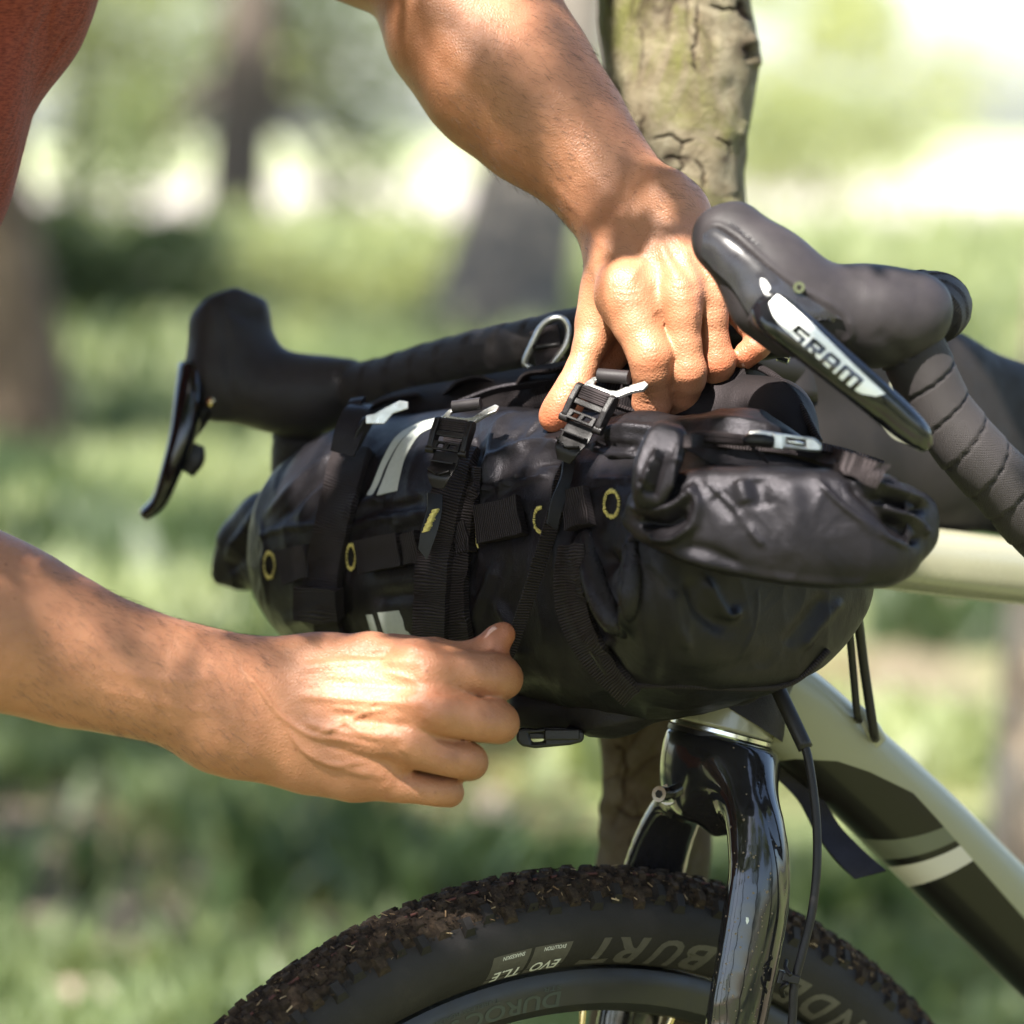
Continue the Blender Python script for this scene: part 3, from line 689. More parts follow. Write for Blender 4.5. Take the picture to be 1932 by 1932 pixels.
M['fold'] = fabric_mat('satin_fold_fabric', (0.0075, 0.0066, 0.0074), 0.27)
def fold(pts, rads, sink=.35):
    """a crease of cloth standing off the bag"""
    q = []
    for (x, y), r in zip(pts, rads):
        h, n_ = hit(BVB, x, y)
        q.append((h if h is not None else P(x, y, -.12)) - (n_ if n_ is not None else -FW)*r*sink)
    V, F, uv = sweep(q, [(r*1.25, r) for r in rads], n=28, per=14, up=RT)
    return mesh('cloth_fold', V, F, M['fold'], bag)
fold([(1108,1000),(1114,1060),(1132,1120),(1158,1172),(1174,1198)], [.0035,.0062,.0075,.0066,.0030])
fold([(1176,1200),(1188,1150),(1193,1090),(1194,1020)], [.0028,.0045,.0050,.0035])
fold([(1092,1190),(1122,1222),(1150,1262),(1180,1300)], [.002,.0042,.0045,.002])
def surf_patch(name, Lp, Rp, bvh, lift, thick, mat, parent, nu=7, nv=8, width=None, smoothit=2, dflt=-.05, lab=None, sharp=False):
    """cloth strip whose two edges follow the pixel polylines Lp and Rp over a surface"""
    Lc = catmull(np.array(Lp, float), nv) if len(Lp) > 2 and not sharp else np.array([np.array(Lp[0]) + (np.array(Lp[-1]) - np.array(Lp[0])) * t for t in np.linspace(0, 1, nv*2+1)]) if len(Lp) == 2 else np.array(Lp, float)
    Rc = catmull(np.array(Rp, float), nv) if len(Rp) > 2 and not sharp else np.array([np.array(Rp[0]) + (np.array(Rp[-1]) - np.array(Rp[0])) * t for t in np.linspace(0, 1, nv*2+1)]) if len(Rp) == 2 else np.array(Rp, float)
    m = len(Lc); Dp = np.full((m, nu), np.nan); Nn = np.zeros((m, nu, 3)); XY = np.zeros((m, nu, 2))
    for i in range(m):
        for j in range(nu):
            x, y = Lc[i] + (Rc[i] - Lc[i]) * j/(nu-1); XY[i, j] = (x, y)
            h, n = hit(bvh, x, y)
            if h is not None: Dp[i, j] = proj(h)[2]; Nn[i, j] = n
    good = ~np.isnan(Dp)
    mean = np.nanmean(Dp) if good.any() else dflt
    for i in range(m):
        row = Dp[i]; g = ~np.isnan(row)
        if g.any(): Dp[i, ~g] = np.interp(np.where(~g)[0], np.where(g)[0], row[g])
    bad = np.isnan(Dp).all(1)
    for j in range(nu):
        if bad.any() and not bad.all(): Dp[bad, j] = np.interp(np.where(bad)[0], np.where(~bad)[0], Dp[~bad, j])
    Dp = np.where(np.isnan(Dp), mean, Dp)
    for _ in range(smoothit):
        A = np.pad(Dp, 1, mode='edge'); Dp = np.minimum(Dp, (A[:-2,1:-1] + A[2:,1:-1] + A[1:-1,:-2] + A[1:-1,2:] + 4*Dp) / 8) if smoothit > 2 else (A[:-2,1:-1] + A[2:,1:-1] + A[1:-1,:-2] + A[1:-1,2:] + 4*Dp) / 8
    X = np.array([[P(XY[i,j,0], XY[i,j,1], Dp[i,j]) for j in range(nu)] for i in range(m)])
    du = np.gradient(X, axis=1) if nu > 1 else 0; dv = np.gradient(X, axis=0)
    Ng = np.cross(du, dv); Ng /= np.linalg.norm(Ng, axis=2)[..., None] + 1e-12
    vd = X - CAM; flip = (Ng * vd).sum(2) > 0; Ng[flip] *= -1
    top = X + Ng * (lift + thick); bot = X + Ng * (lift*.3 - .0005)
    V = np.vstack([top.reshape(-1, 3), bot.reshape(-1, 3)]); o = m*nu; F = []
    for i in range(m-1):
        for j in range(nu-1):
            a = i*nu+j; F.append((a, a+1, a+nu+1, a+nu)); F.append((o+a, o+a+nu, o+a+nu+1, o+a+1))
    for i in range(m-1):
        a = i*nu; F.append((a, a+nu, o+a+nu, o+a)); a = i*nu+nu-1; F.append((a, o+a, o+a+nu, a+nu))
    for j in range(nu-1):
        a = j; F.append((a, o+a, o+a+1, a+1)); a = (m-1)*nu+j; F.append((a, a+1, o+a+1, o+a))
    us = np.concatenate([[0], np.cumsum(np.linalg.norm(np.diff(X[m//2], axis=0), axis=1))]); vs = np.concatenate([[0], np.cumsum(np.linalg.norm(np.diff(X[:, nu//2], axis=0), axis=1))])
    UV = np.stack(np.meshgrid(us, vs), -1).reshape(-1, 2); UV = np.vstack([UV, UV])
    ob = mesh(name, V, F, mat, parent, uv=UV, label=lab)
    me = ob.data
    bm = bmesh.new(); bm.from_mesh(me); bmesh.ops.recalc_face_normals(bm, faces=bm.faces[:])
    bm.to_mesh(me); bm.free()
    for e in me.edges: pass
    ob.modifiers.new('edges', 'EDGE_SPLIT').split_angle = math.radians(50)
    return ob
def strap(name, pts, wpx, bvh, lift=.0006, thick=.0013, mat=None, parent=bag, nu=7, nv=8, **k):
    c = np.array(pts, float); T = np.gradient(c, axis=0); T /= np.linalg.norm(T, axis=1)[:, None]
    Np = np.stack([-T[:, 1], T[:, 0]], 1)
    wv = np.full(len(c), float(wpx)) if np.isscalar(wpx) else np.array(wpx, float)
    return surf_patch(name, c + Np*wv[:, None]/2, c - Np*wv[:, None]/2, bvh, lift, thick, mat or M['web'], parent, nu, nv, **k)
def ribbon(name, L, R, mat, parent, thick=.0013, nu=5, nv=8):
    """free strip between two edges of (x, y, d) nodes"""
    A = catmull(np.array([P(*p) for p in L]), nv); B_ = catmull(np.array([P(*p) for p in R]), nv)
    m = len(A); X = np.array([[A[i] + (B_[i]-A[i]) * j/(nu-1) for j in range(nu)] for i in range(m)])
    Ng = np.cross(np.gradient(X, axis=1), np.gradient(X, axis=0)); Ng /= np.linalg.norm(Ng, axis=2)[..., None] + 1e-12
    V = np.vstack([(X + Ng*thick/2).reshape(-1, 3), (X - Ng*thick/2).reshape(-1, 3)]); o = m*nu; F = []
    for i in range(m-1):
        for j in range(nu-1):
            a = i*nu+j; F.append((a, a+1, a+nu+1, a+nu)); F.append((o+a, o+a+nu, o+a+nu+1, o+a+1))
        a = i*nu; F.append((a, a+nu, o+a+nu, o+a)); a = i*nu+nu-1; F.append((a, o+a, o+a+nu, a+nu))
    for j in range(nu-1):
        a = j; F.append((a, o+a, o+a+1, a+1)); a = (m-1)*nu+j; F.append((a, a+1, o+a+1, o+a))
    us = np.concatenate([[0], np.cumsum(np.linalg.norm(np.diff(X[m//2], axis=0), axis=1))]); vs = np.concatenate([[0], np.cumsum(np.linalg.norm(np.diff(X[:, nu//2], axis=0), axis=1))])
    UV = np.stack(np.meshgrid(us, vs), -1).reshape(-1, 2); UV = np.vstack([UV, UV])
    ob = mesh(name, V, F, mat, parent, uv=UV)
    bm = bmesh.new(); bm.from_mesh(ob.data); bmesh.ops.recalc_face_normals(bm, faces=bm.faces[:]); bm.to_mesh(ob.data); bm.free()
    ob.modifiers.new('edges', 'EDGE_SPLIT').split_angle = math.radians(50)
    return ob
# printed reflective bars
surf_patch('reflective_print', [(692,934),(703,914),(722,868),(748,824),(787,800),(826,789)], [(702,936),(714,914),(733,870),(760,828),(797,802),(834,789)], BVB, .0002, .0002, M['reflect'], bag, 3, 8)
surf_patch('reflective_print', [(711,935),(722,908),(738,868),(762,828),(798,802),(838,786)], [(750,926),(756,896),(766,862),(790,822),(818,806),(844,790)], BVB, .0002, .0002, M['reflect'], bag, 6, 8)
surf_patch('reflective_print', [(691,1160),(704,1205)], [(703,1159),(717,1204)], BVB, .0002, .0002, M['reflect'], bag, 3, 4)
surf_patch('reflective_print', [(713,1156),(728,1206)], [(756,1151),(786,1206)], BVB, .0002, .0002, M['reflect'], bag, 5, 4)
# daisy-chain webbing loops
for a, wv in (([(536,1070),(575,1060),(590,1058)], 66), ([(682,1050),(730,1042),(765,1036)], 66), ([(770,1036),(800,1030)], 60), ([(866,1018),(895,1010)], 62), ([(906,990),(950,983),(992,974)], 74), ([(1072,966),(1100,960),(1120,956)], 76)):
    strap('webbing_loop', a, wv, BVB, .0045, .0016, M['web'], nu=6, nv=4, smoothit=6)
for c, rx in ((536,8),(681,8),(905,8)): pass
def stitch_ring(x, y, rx, ry, a0=0, a1=360, n=34):
    parts = []
    for i in range(n):
        a = math.radians(a0 + (a1-a0)*i/(n if a1-a0 >= 360 else n-1)) + random.uniform(-.03, .03)
        k0, k1 = .80 + random.uniform(-.05, .04), 1.10 + random.uniform(-.06, .05)
        p = []
        for k in (k0, (k0+k1)/2, k1):
            h, n_ = hit(BVB, x + rx*k*math.cos(a), y + ry*k*math.sin(a))
            if h is None: break
            p.append(h + n_*(.0004 if k != (k0+k1)/2 else .0010))
        if len(p) == 3:
            V, F, _ = sweep(p, [.00032,.00042,.00032], n=5, per=1); parts.append((V, F))
    V, F = join_mesh(parts); return mesh('stitched_ring', V, F, M['thread'], bag)
stitch_ring(509,1066,11,25); stitch_ring(663,1051,9,25); stitch_ring(786,1030,11,24); stitch_ring(1021,981,13,25,75,280,22); stitch_ring(1155,951,15,26)
stitch_ring(903,1000,3,30,90,270,14)
# the three closing straps
strap('strap', [(672,842),(655,900),(636,980),(620,1050),(612,1108)], [66,66,64,66,68], BVB, .003, .0014, smoothit=5)
strap('strap', [(611,1106),(610,1135),(612,1165)], [82,84,82], BVB, .0055, .0030, M['web'], smoothit=5, nv=6)
strap('strap', [(616,1160),(624,1190),(640,1225)], [46,48,50], BVB, .002, .0014, smoothit=4)
strap('strap', [(880,842),(868,900),(845,985),(832,1060),(826,1140),(822,1215)], [62,60,64,66,66,66], BVB, .0065, .0014, smoothit=6)
strap('strap', [(890,880),(884,960),(868,1060),(866,1150),(880,1225)], [38,40,42,42,40], BVB, .0030, .0014, smoothit=5)
strap('strap', [(1082,1030),(1078,1100),(1092,1170),(1130,1240),(1196,1312)], [44,54,56,50,40], BVB, .002, .0014, smoothit=3)
ribbon('strap', [(1068,858,-.092),(1046,900,-.098),(1034,960,-.104),(1004,1060,-.106),(972,1160,-.100),(950,1215,-.096),(940,1240,-.092)], [(1104,858,-.086),(1080,905,-.092),(1066,960,-.100),(1030,1065,-.102),(998,1160,-.097),(977,1222,-.093),(966,1245,-.089)], M['web'], bag)
ribbon('strap', [(1092,868,-.078),(1078,905,-.086),(1064,950,-.090),(1056,1010,-.090)], [(1120,868,-.076),(1100,910,-.084),(1084,955,-.087),(1078,1020,-.087)], M['web'], bag)
# short pull tabs with their yellow bar tacks
def tab(c0, c1, wd, d0, d1, name='pull_tab'):
    (x0, y0), (x1, y1) = c0, c1
    return ribbon(name, [(x0-wd/2, y0, d0), (x1-wd*.62, y1-wd*.3, d1)], [(x0+wd/2, y0, d0), (x1+wd*.15, y1, d1)], M['rubber'], bag, .0015, 3, 4)
ribbon('pull_tab', [(806,930,-.043),(806,960,-.045),(795,1000,-.046),(789,1035,-.046)], [(834,934,-.040),(833,965,-.043),(824,1005,-.045),(805,1056,-.045)], M['plastic'], bag, .0014, 3, 5)
ribbon('pull_tab', [(1062,870,-.104),(1058,900,-.108),(1040,945,-.112),(1032,988,-.113)], [(1084,872,-.100),(1078,905,-.105),(1062,955,-.110),(1050,1000,-.111)], M['plastic'], bag, .0014, 3, 5)
parts = []
for i in range(26):
    t = i/25; x = 821 - 19*t + random.uniform(-1, 1); y = 963 + 41*t
    a = P(x-5-random.uniform(0, 2), y, -.049-.001*t); b = P(x+7+random.uniform(-1, 2), y-3, -.048-.001*t); m_ = (a+b)/2 - FW*.0009
    V, F, _ = sweep([a, m_, b], .0004, n=5, per=1); parts.append((V, F))
V, F = join_mesh(parts); mesh('bar_tack', V, F, M['thread'], bag)

# ladder buckles
def axes(xd, nn):
    az = nrm(nn); yv = RT*xd[0] + UP*(-xd[1]); ay = nrm(yv - az*(yv@az)); ax = np.cross(ay, az); return ax, ay, az
def buckle(x, y, d, updir, nn, s=1.0, hook=True, tail=True):
    """updir: pixel direction of the buckle's long axis (pointing up)"""
    b = empty('cam_buckle', bag)
    ax, ay, az = axes(updir, nn); c = P(x, y, d); mm = .001*s
    W, H = 21*mm, 21*mm
    for sgn in (-1, 1):
        prof = [(-H/2, 0), (-H/2+2*mm, 3.0*mm), (0, 4.6*mm), (H/2-2*mm, 4.2*mm), (H/2, 2.4*mm), (H/2, -1.5*mm), (H/2-3*mm, -3*mm), (-H/2+4*mm, -3*mm), (-H/2, -1.8*mm)]
        prism('side_rail', prof, 3.6*mm, c + ax*(sgn*W/2 - 1.8*mm), ay, az, ax, M['plastic'], b, bev=.0008)
        V, F, uv = sweep([c - ay*(H/2-1.2*mm) + ax*(sgn*W/2 - 2.6*mm), c - ay*(H/2-1.2*mm) + ax*(sgn*W/2 + 2.6*mm)], 2.3*mm, n=18); mesh('pivot', V, F, M['plastic'], b).modifiers.new('edges', 'EDGE_SPLIT').split_angle = .6
    box('cross_bar', c + ay*0.5*mm + az*1.6*mm, W-3*mm, 3.2*mm, 2.2*mm, ax, ay, az, M['plastic'], b, .0005)
    w2 = (W-4.2*mm)/2; yb = -H/2 + 3.2*mm
    poly = [(-w2, -2.6*mm), (w2, -2.6*mm), (w2, 2.6*mm), (-w2, 2.6*mm)]
    hs = [[(x0-2.4*mm, -1.3*mm), (x0+2.0*mm, -1.3*mm), (x0+2.7*mm, 1.3*mm), (x0-1.7*mm, 1.3*mm)] for x0 in (-3.6*mm, 3.4*mm)]
    prism('cam_bar', poly, 2.2*mm, c + ay*yb + az*1.5*mm, ax, ay, az, M['plastic'], b, holes=hs, bev=.0004)
    for k in range(5):
        V, F, _ = sweep([c + ax*(-w2) + ay*(H/2 - (2.0+1.15*k)*mm) + az*(2.6-.25*k)*mm, c + ax*w2 + ay*(H/2 - (2.0+1.15*k)*mm) + az*(2.6-.25*k)*mm], .62*mm, n=8)
        mesh('webbing_rib', V, F, M['web'], b)
    box('webbing_wrap', c + ay*(H/2-4*mm) + az*.9*mm, 2*w2, 7*mm, 2*mm, ax, ay, az, M['web'], b)
    if tail:
        V, F, uv = sweep([c - ay*(H/2-1*mm) - az*1.2*mm, c - ay*(H/2+6*mm) - az*1.5*mm, c - ay*(H/2+14*mm) + az*.3*mm, c - ay*(H/2+20*mm) - az*3*mm], [(8.2*mm, .8*mm), (8.4*mm, .8*mm), (7.5*mm, .8*mm), (4*mm, .8*mm)], n=16, up=ax, power=6)
        mesh('release_tongue', V, F, M['plastic'], b).modifiers.new('edges', 'EDGE_SPLIT').split_angle = .6
        box('fin', c - ay*(H/2+6*mm) + az*1.3*mm, 15*mm, .9*mm, 4.5*mm, ax, nrm(ay+az*.3), nrm(az-ay*.3), M['plastic'], b, .0002)
        for sg_ in (-1, 1):
            box('fin', c - ay*(H/2+13*mm) + az*2*mm + ax*sg_*3.8*mm, 7*mm, .9*mm, 4.2*mm, nrm(ax+ay*.45*sg_), nrm(ay-ax*.45*sg_), az, M['plastic'], b, .0002)
    if hook:
        hk = [(-9.2, 0), (9.2, 0), (11.5, 3.2), (16, 10), (20.5, 14.5), (20.5, 18.5), (17.5, 19.5), (13, 14), (8.6, 6.6), (5, 5.2), (-4.5, 5.0), (-5.6, 8.0), (-3.2, 11.2), (-4.2, 12.4), (-8.0, 9.6), (-9.5, 4)]
        hk = [(p[0]*mm, p[1]*mm) for p in hk]
        az2 = nrm(az + ay*.45); ay2 = nrm(ay - az*.45)
        prism('metal_hook', hk, 2.3*mm, c + ay*(H/2-3.5*mm) + az*.3*mm, ax, ay2, az2, M['alu'], b, holes=[[(-7*mm, 1.6*mm), (7*mm, 1.6*mm), (7*mm, 3.2*mm), (-7*mm, 3.2*mm)]], bev=.0005)
        V, F, _ = sweep([c + ay*(H/2+7.5*mm) - az*0*mm + ax*(-5*mm), c + ay*(H/2+12.5*mm) + ax*11*mm - az*1*mm], 3.6*mm, n=20, per=1)
        mesh('bar_sleeve', V, F, M['rubber'], b).modifiers.new('edges', 'EDGE_SPLIT').split_angle = .6
    return b
buckle(852, 824, -.052, (.16, -1), -FW*.86 - RT*.34 + UP*.38, 1.0)
buckle(1113, 770, -.105, (.42, -1), -FW*.86 - RT*.36 + UP*.38, 1.08)
buckle(668, 812, .035, (.42, -1), -FW*.5 - RT*.75 + UP*.45, 1.0, hook=False, tail=False)
b3 = bag
prism('metal_hook', [(p[0]*.001, p[1]*.001) for p in [(-8,0),(3,0),(8,6),(17,9),(17,13),(12,14),(4,10),(-3,6),(-8,5)]], .0022, P(716,800,.02), RT, UP, -FW, M['alu'], bag, bev=.0005)
# webbing folded over the left buckle
ribbon('strap', [(672,762,.05),(650,772,.035),(632,810,.025),(624,850,.025)], [(704,766,.05),(696,776,.035),(686,815,.025),(668,862,.022)], M['bag2'], bag, .002, 5, 6)
ribbon('strap', [(663,756,.05),(656,764,.045),(652,776,.045)], [(690,752,.05),(682,760,.045),(678,772,.045)], M['bag2'], bag, .003, 4, 4)
# spacer padding and carrying straps over the top
def band(pts, wd, up, mat=None, nm='strap'):
    V, F, uv = sweep([P(*p) for p in pts], [(PR(wd, p[2]), .0011) for p in pts], n=16, up=up, per=8, power=5)
    o = mesh(nm, V, F, mat or M['web'], bag, uv=uv*np.array([.1, 1])); o.modifiers.new('edges', 'EDGE_SPLIT').split_angle = .8; return o
tube('spacer_pad', [P(x, y, d) for x, y, d in ((690,790,.12),(760,770,.10),(860,757,.07),(980,742,.04),(1110,724,.0),(1250,740,-.03),(1400,770,-.06))], [(.010,.006),(.013,.008),(.014,.010),(.016,.012),(.017,.012),(.03,.02),(.03,.02)], M['mesh'], bag, n=24, up=[0,.7,.7])
pad = Solid().add([seg(P(1230,775,-.02), PR(62), P(1330,778,-.045), PR(74)), seg(P(1330,778,-.045), PR(74), P(1452,800,-.07), PR(72)), seg(P(1452,800,-.07), PR(72), P(1490,850,-.09), PR(56))], .02, 0)
sdf_cloth('harness_pad', pad, .003, [([(1425,690),(1478,722),(1512,763),(1545,830)], 5, 1.5)], M['mesh'], .4, 7)
tube('pad_binding', [P(x, y, d) for x, y, d in ((1390,690,-.05),(1434,694,-.065),(1478,724,-.08),(1510,766,-.09),(1532,808,-.10),(1546,834,-.105))], .0022, M['web'], bag, n=10)
band([(840,742,.06),(868,722,.055),(905,716,.05),(945,730,.045)], 16, [.2,-1,.4], M['bag2'])
band([(700,770,.10),(730,756,.09),(790,745,.08)], 9, [0,-1,.5], M['web'])
band([(870,760,.03),(940,735,.02),(1030,722,.01),(1120,706,.0)], 12, [0,-1,.6], M['bag2'])
band([(980,722,.02),(1000,706,.01),(1040,700,.0),(1080,690,.0)], 20, [0,-1,.2], M['web'])
band([(1150,782,-.08),(1190,800,-.085),(1260,822,-.09)], 8, [0,-1,.5], M['web'])
band([(1150,762,-.07),(1200,778,-.075),(1280,800,-.085)], 8, [0,-1,.5], M['web'])
# hook-and-loop strap, zip cord and metal tab on the near top
strap('closure_strap', [(1290,832),(1400,838),(1500,848),(1590,872),(1662,898)], [24,22,32,42,44], BVA, .002, .002, M['web'], smoothit=14)
ribbon('hook_tape', [(1552,838,-.150),(1600,850,-.152),(1668,872,-.150)], [(1550,852,-.158),(1600,866,-.160),(1662,890,-.158)], M['web'], bag, .002, 4, 5)
for dy in (0, 9):
    cp = [(1295,822+dy,-.163),(1330,820+dy,-.166),(1370,823+dy,-.168),(1410,828+dy*.8,-.170)]
    tube('braided_cord', [P(*p) for p in cp], .0021, M['web'], bag, n=10)
zt = empty('zip_pull', bag)
def pxpoly(pts, d, c):
    o = P(c[0], c[1], d); return [((x-c[0])*KPX*(1+d/D), -(y-c[1])*KPX*(1+d/D)) for x, y in pts]
c = (1480, 836)
prism('metal_body', pxpoly([(1408,822),(1412,814),(1432,812),(1500,822),(1536,826),(1549,838),(1549,853),(1530,852),(1440,842),(1412,836)], -.178, c), .005, P(1480,836,-.176), RT, UP, -FW, M['alu'], zt,
      holes=[pxpoly([(1482,825),(1519,832),(1519,843),(1482,838)], -.178, c)], bev=.0012)
V, F, uv = sweep([P(1406,831,-.182), P(1412,830,-.186), P(1435,831,-.187), P(1456,834,-.185)], [.0015,.0032,.0036,.0034], n=16); mesh('grip', V, F, M['plastic'], zt)
box('metal_band', P(1468,833,-.183), .0055, .0085, .0065, nrm(RT-UP*.1), UP, FW, M['alu'], zt, .0008)
V, F, uv = sweep([P(1484,832,-.181), P(1502,835,-.181), P(1517,838,-.181)], [.001,.0016,.001], n=10); mesh('insert', V, F, M['steel'], zt)
tube('cord_end', [P(1417,842,-.178), P(1436,858,-.180), P(1450,873,-.182)], .0010, M['web'], bag, n=8)
# piping along the bottom edge, underside buckle
pp = []
for x, y in ((1198,1295),(1245,1292),(1295,1293),(1360,1298),(1427,1302),(1465,1300),(1493,1293),(1514,1278),(1532,1260),(1560,1230)):
    h, n_ = hit(BVB, x, y-4); pp.append((h + n_*.001) if h is not None else P(x, y, -.12))
pp = np.array(pp)
for _ in range(2): pp[1:-1] = (pp[:-2] + 2*pp[1:-1] + pp[2:])/4
tube('piping', pp, .0020, M['web'], bag, n=10)
US = Solid().add([seg(P(1000,1335,-.03), PR(42), P(1150,1330,-.05), PR(48)), seg(P(1150,1330,-.05), PR(48), P(1400,1275,-.09), PR(52))], .02, 0)
sdf_cloth('underside_panel', US, .003, [([(960,1370),(1100,1372),(1250,1345)], 6, 2)], M['bag2'], .6, 4)
ub = empty('side_release_buckle', bag)
c = (1038, 1390)
prism('shell', pxpoly([(974,1376),(985,1372),(1010,1374),(1045,1370),(1075,1372),(1098,1376),(1103,1388),(1098,1398),(1075,1404),(1010,1410),(984,1406),(974,1396)], -.05, c), .010, P(1038,1390,-.050), RT, UP, -FW, M['plastic'], ub,
      holes=[pxpoly([(998,1382),(1026,1380),(1026,1398),(1004,1400)], -.05, c)], bev=.0016)
box('prong', P(1012,1388,-.056), .012, .0035, .004, RT, nrm(UP+RT*.2), FW, M['plastic'], ub, .0006)
box('prong', P(1060,1386,-.062), .020, .006, .003, RT, UP, FW, M['plastic'], ub, .0008)
# ---------------------------------------------------------------- bicycle
bike = empty('bicycle', None, 'gravel bicycle in olive grey and gloss black leaning against the young tree', 'bicycle')
W_YAW = math.radians(30)
WF = np.array([-math.cos(W_YAW), -math.sin(W_YAW), 0.0]); WA = np.array([math.sin(W_YAW), -math.cos(W_YAW), 0.0])   # wheel forward, axle (towards camera)
WC = P(1034, 1600, -.035); WC[2] = 0.363
RC, RT_ = 0.333, 0.0275
def es_(o, a=40):
    o.modifiers.new('edges', 'EDGE_SPLIT').split_angle = math.radians(a); return o
def wpt(C, phi, rho, lat):
    """phi from the top towards the front, radians"""
    return C + WF*(rho*math.sin(phi)) + ZU*(rho*math.cos(phi)) + WA*lat
def lathe(C, prof, n=220, closed=True):
    V = []; m = len(prof)
    for i in range(n):
        ph = 2*math.pi*i/n
        for rho, lat in prof: V.append(wpt(C, ph, rho, lat))
    F = []
    for i in range(n):
        for j in range(m if closed else m-1):
            k = (j+1) % m; i2 = (i+1) % n
            F.append((i*m+j, i*m+k, i2*m+k, i2*m+j))
    return V, F
def tyre_prof(k=1.0, n=40):
    return [(RC + RT_*k*math.cos(a), RT_*k*math.sin(a)*(1.0)) for a in np.linspace(-2.65, 2.65, n)]
wheel = empty('front_wheel', bike)
def tyre_mat():
    m, nt, b = nodes_of('tyre_rubber')
    co = coordn(nt)
    f = noise(nt, co, 9, 6, 0.65)
    nt.links.new(ramp(nt, f, [(0.35, (0.014, 0.012, 0.0115)), (0.6, (0.022, 0.019, 0.018)), (0.8, (0.048, 0.040, 0.033))]), b.inputs['Base Color'])
    b.inputs['Roughness'].default_value = 0.62; b.inputs['Specular IOR Level'].default_value = 0.2
    n0 = bumpn(nt, noise(nt, co, 700, 3), 0.35, 0.0006)
    n1 = bumpn(nt, noise(nt, co, 90, 4), 0.3, 0.0015, n0)
    nt.links.new(n1, b.inputs['Normal']); return m
M['tyre'] = tyre_mat()
def mud_mat():
    m, nt, b = nodes_of('mud')
    co = coordn(nt)
    f = noise(nt, co, 120, 8, 0.75)
    nt.links.new(ramp(nt, f, [(0.32, (0.014, 0.010, 0.008)), (0.48, (0.038, 0.026, 0.018)), (0.62, (0.080, 0.053, 0.034)), (0.76, (0.17, 0.115, 0.070))]), b.inputs['Base Color'])
    b.inputs['Roughness'].default_value = 0.8; b.inputs['Specular IOR Level'].default_value = 0.2
    nt.links.new(bumpn(nt, noise(nt, co, 400, 6, .8), .9, .003), b.inputs['Normal']); return m
M['mud'] = mud_mat()
V, F = lathe(WC, tyre_prof()); tyre = mesh('tyre', V, F, M['tyre'], wheel)
# mud-caked tread band: the arc in view is fine, the rest coarse
def tread(C, phi0, phi1, n, parent, name, m=34):
    V = []
    for i in range(n+1):
        ph = phi0 + (phi1-phi0)*i/n
        for j in range(m):
            a = -.98 + 1.96*j/(m-1)
            p = wpt(C, ph, RC + RT_*math.cos(a), RT_*math.sin(a)); nn = wpt(np.zeros(3), ph, math.cos(a), math.sin(a))
            e = min(1, (.98-abs(a))/.12)
            h = .0008 + .0022*max(0, .25 + vnoise(p, 95) + .6*vnoise(p, 260) + .35*vnoise(p, 600)); h *= e
            ks = .0016 if (math.sin(ph*150 + (0 if int((a+3)/.33) % 2 else math.pi)) > .1 and math.sin(a*19) > -.3) else 0
            V.append(p + nn*(h + ks*e - .0006))
    F = np.array([(i*m+j, i*m+j+1, (i+1)*m+j+1, (i+1)*m+j) for i in range(n) for j in range(m-1)])
    return mesh(name, V, F, M['mud'], parent)
tread(WC, math.radians(-52), math.radians(58), 620, wheel, 'tread')
tread(WC, math.radians(58), math.radians(308), 260, wheel, 'tread', 14)
# red line in the middle of the tread, worn through
parts = []
ph = -50
while ph < 56:
    L = random.uniform(.4, 2.4)
    pts = []
    for k in range(5):
        q = math.radians(ph + L*k/4); a = .30 + .015*math.sin(q*60)
        pts.append(wpt(WC, q, RC + (RT_+.0024)*math.cos(a), (RT_+.0024)*math.sin(a)))
    V, F, _ = sweep(pts, (.0011*random.uniform(.5, 1.2), .0009), n=6, per=2); parts.append((V, F)); ph += L + random.uniform(.1, 2.2)
V, F = join_mesh(parts); mesh('red_tread_line', V, F, simple('red_rubber', (.075, .022, .015), .7, var=.5, vscale=200), wheel)
# shoulder knobs: one mesh, a child for each knob in view
kb = bmesh.new(); kw, kl, kh = .0040, .0058, .0044
kv = [(-kw,-kl,-.001), (kw,-kl,-.001), (kw,kl,-.001), (-kw,kl,-.001), (-kw*.62,-kl*.72,kh), (kw*.62,-kl*.72,kh), (kw*.62,kl*.5,kh), (-kw*.62,kl*.5,kh)]
kvs = [kb.verts.new(v) for v in kv]
for f in [(3,2,1,0),(4,5,6,7),(0,1,5,4),(1,2,6,5),(2,3,7,6),(3,0,4,7)]: kb.faces.new([kvs[i] for i in f])
kme = bpy.data.meshes.new('knob'); kb.to_mesh(kme); kb.free(); kme.materials.append(M['tyre'])
kme2 = kme.copy(); kme2.materials[0] = M['mud']
for i in range(46):
    ph = math.radians(-50 + 2.35*i + random.uniform(-.1, .1))
    for a in ((.84,) if i % 2 else (.98,)):
        nn = wpt(np.zeros(3), ph, math.cos(a), math.sin(a)); tt = nrm(wpt(np.zeros(3), ph + .001, 1, 0) - wpt(np.zeros(3), ph, 1, 0)); bb = np.cross(nn, tt)
        if (bb @ wpt(np.zeros(3), ph, 1, 0)) > 0: bb = -bb; tt = -tt
        c = wpt(WC, ph, RC + (RT_)*math.cos(a), RT_*math.sin(a))
        o = bpy.data.objects.new('knob', kme if i % 3 else kme2); link(o, wheel)
        R_ = Matrix(((tt[0], bb[0], nn[0], c[0]), (tt[1], bb[1], nn[1], c[1]), (tt[2], bb[2], nn[2], c[2]), (0, 0, 0, 1)))
        o.matrix_world = R_ @ Matrix.Diagonal((random.uniform(.85, 1.15), random.uniform(.9, 1.1), random.uniform(.8, 1.2), 1))
parts = []
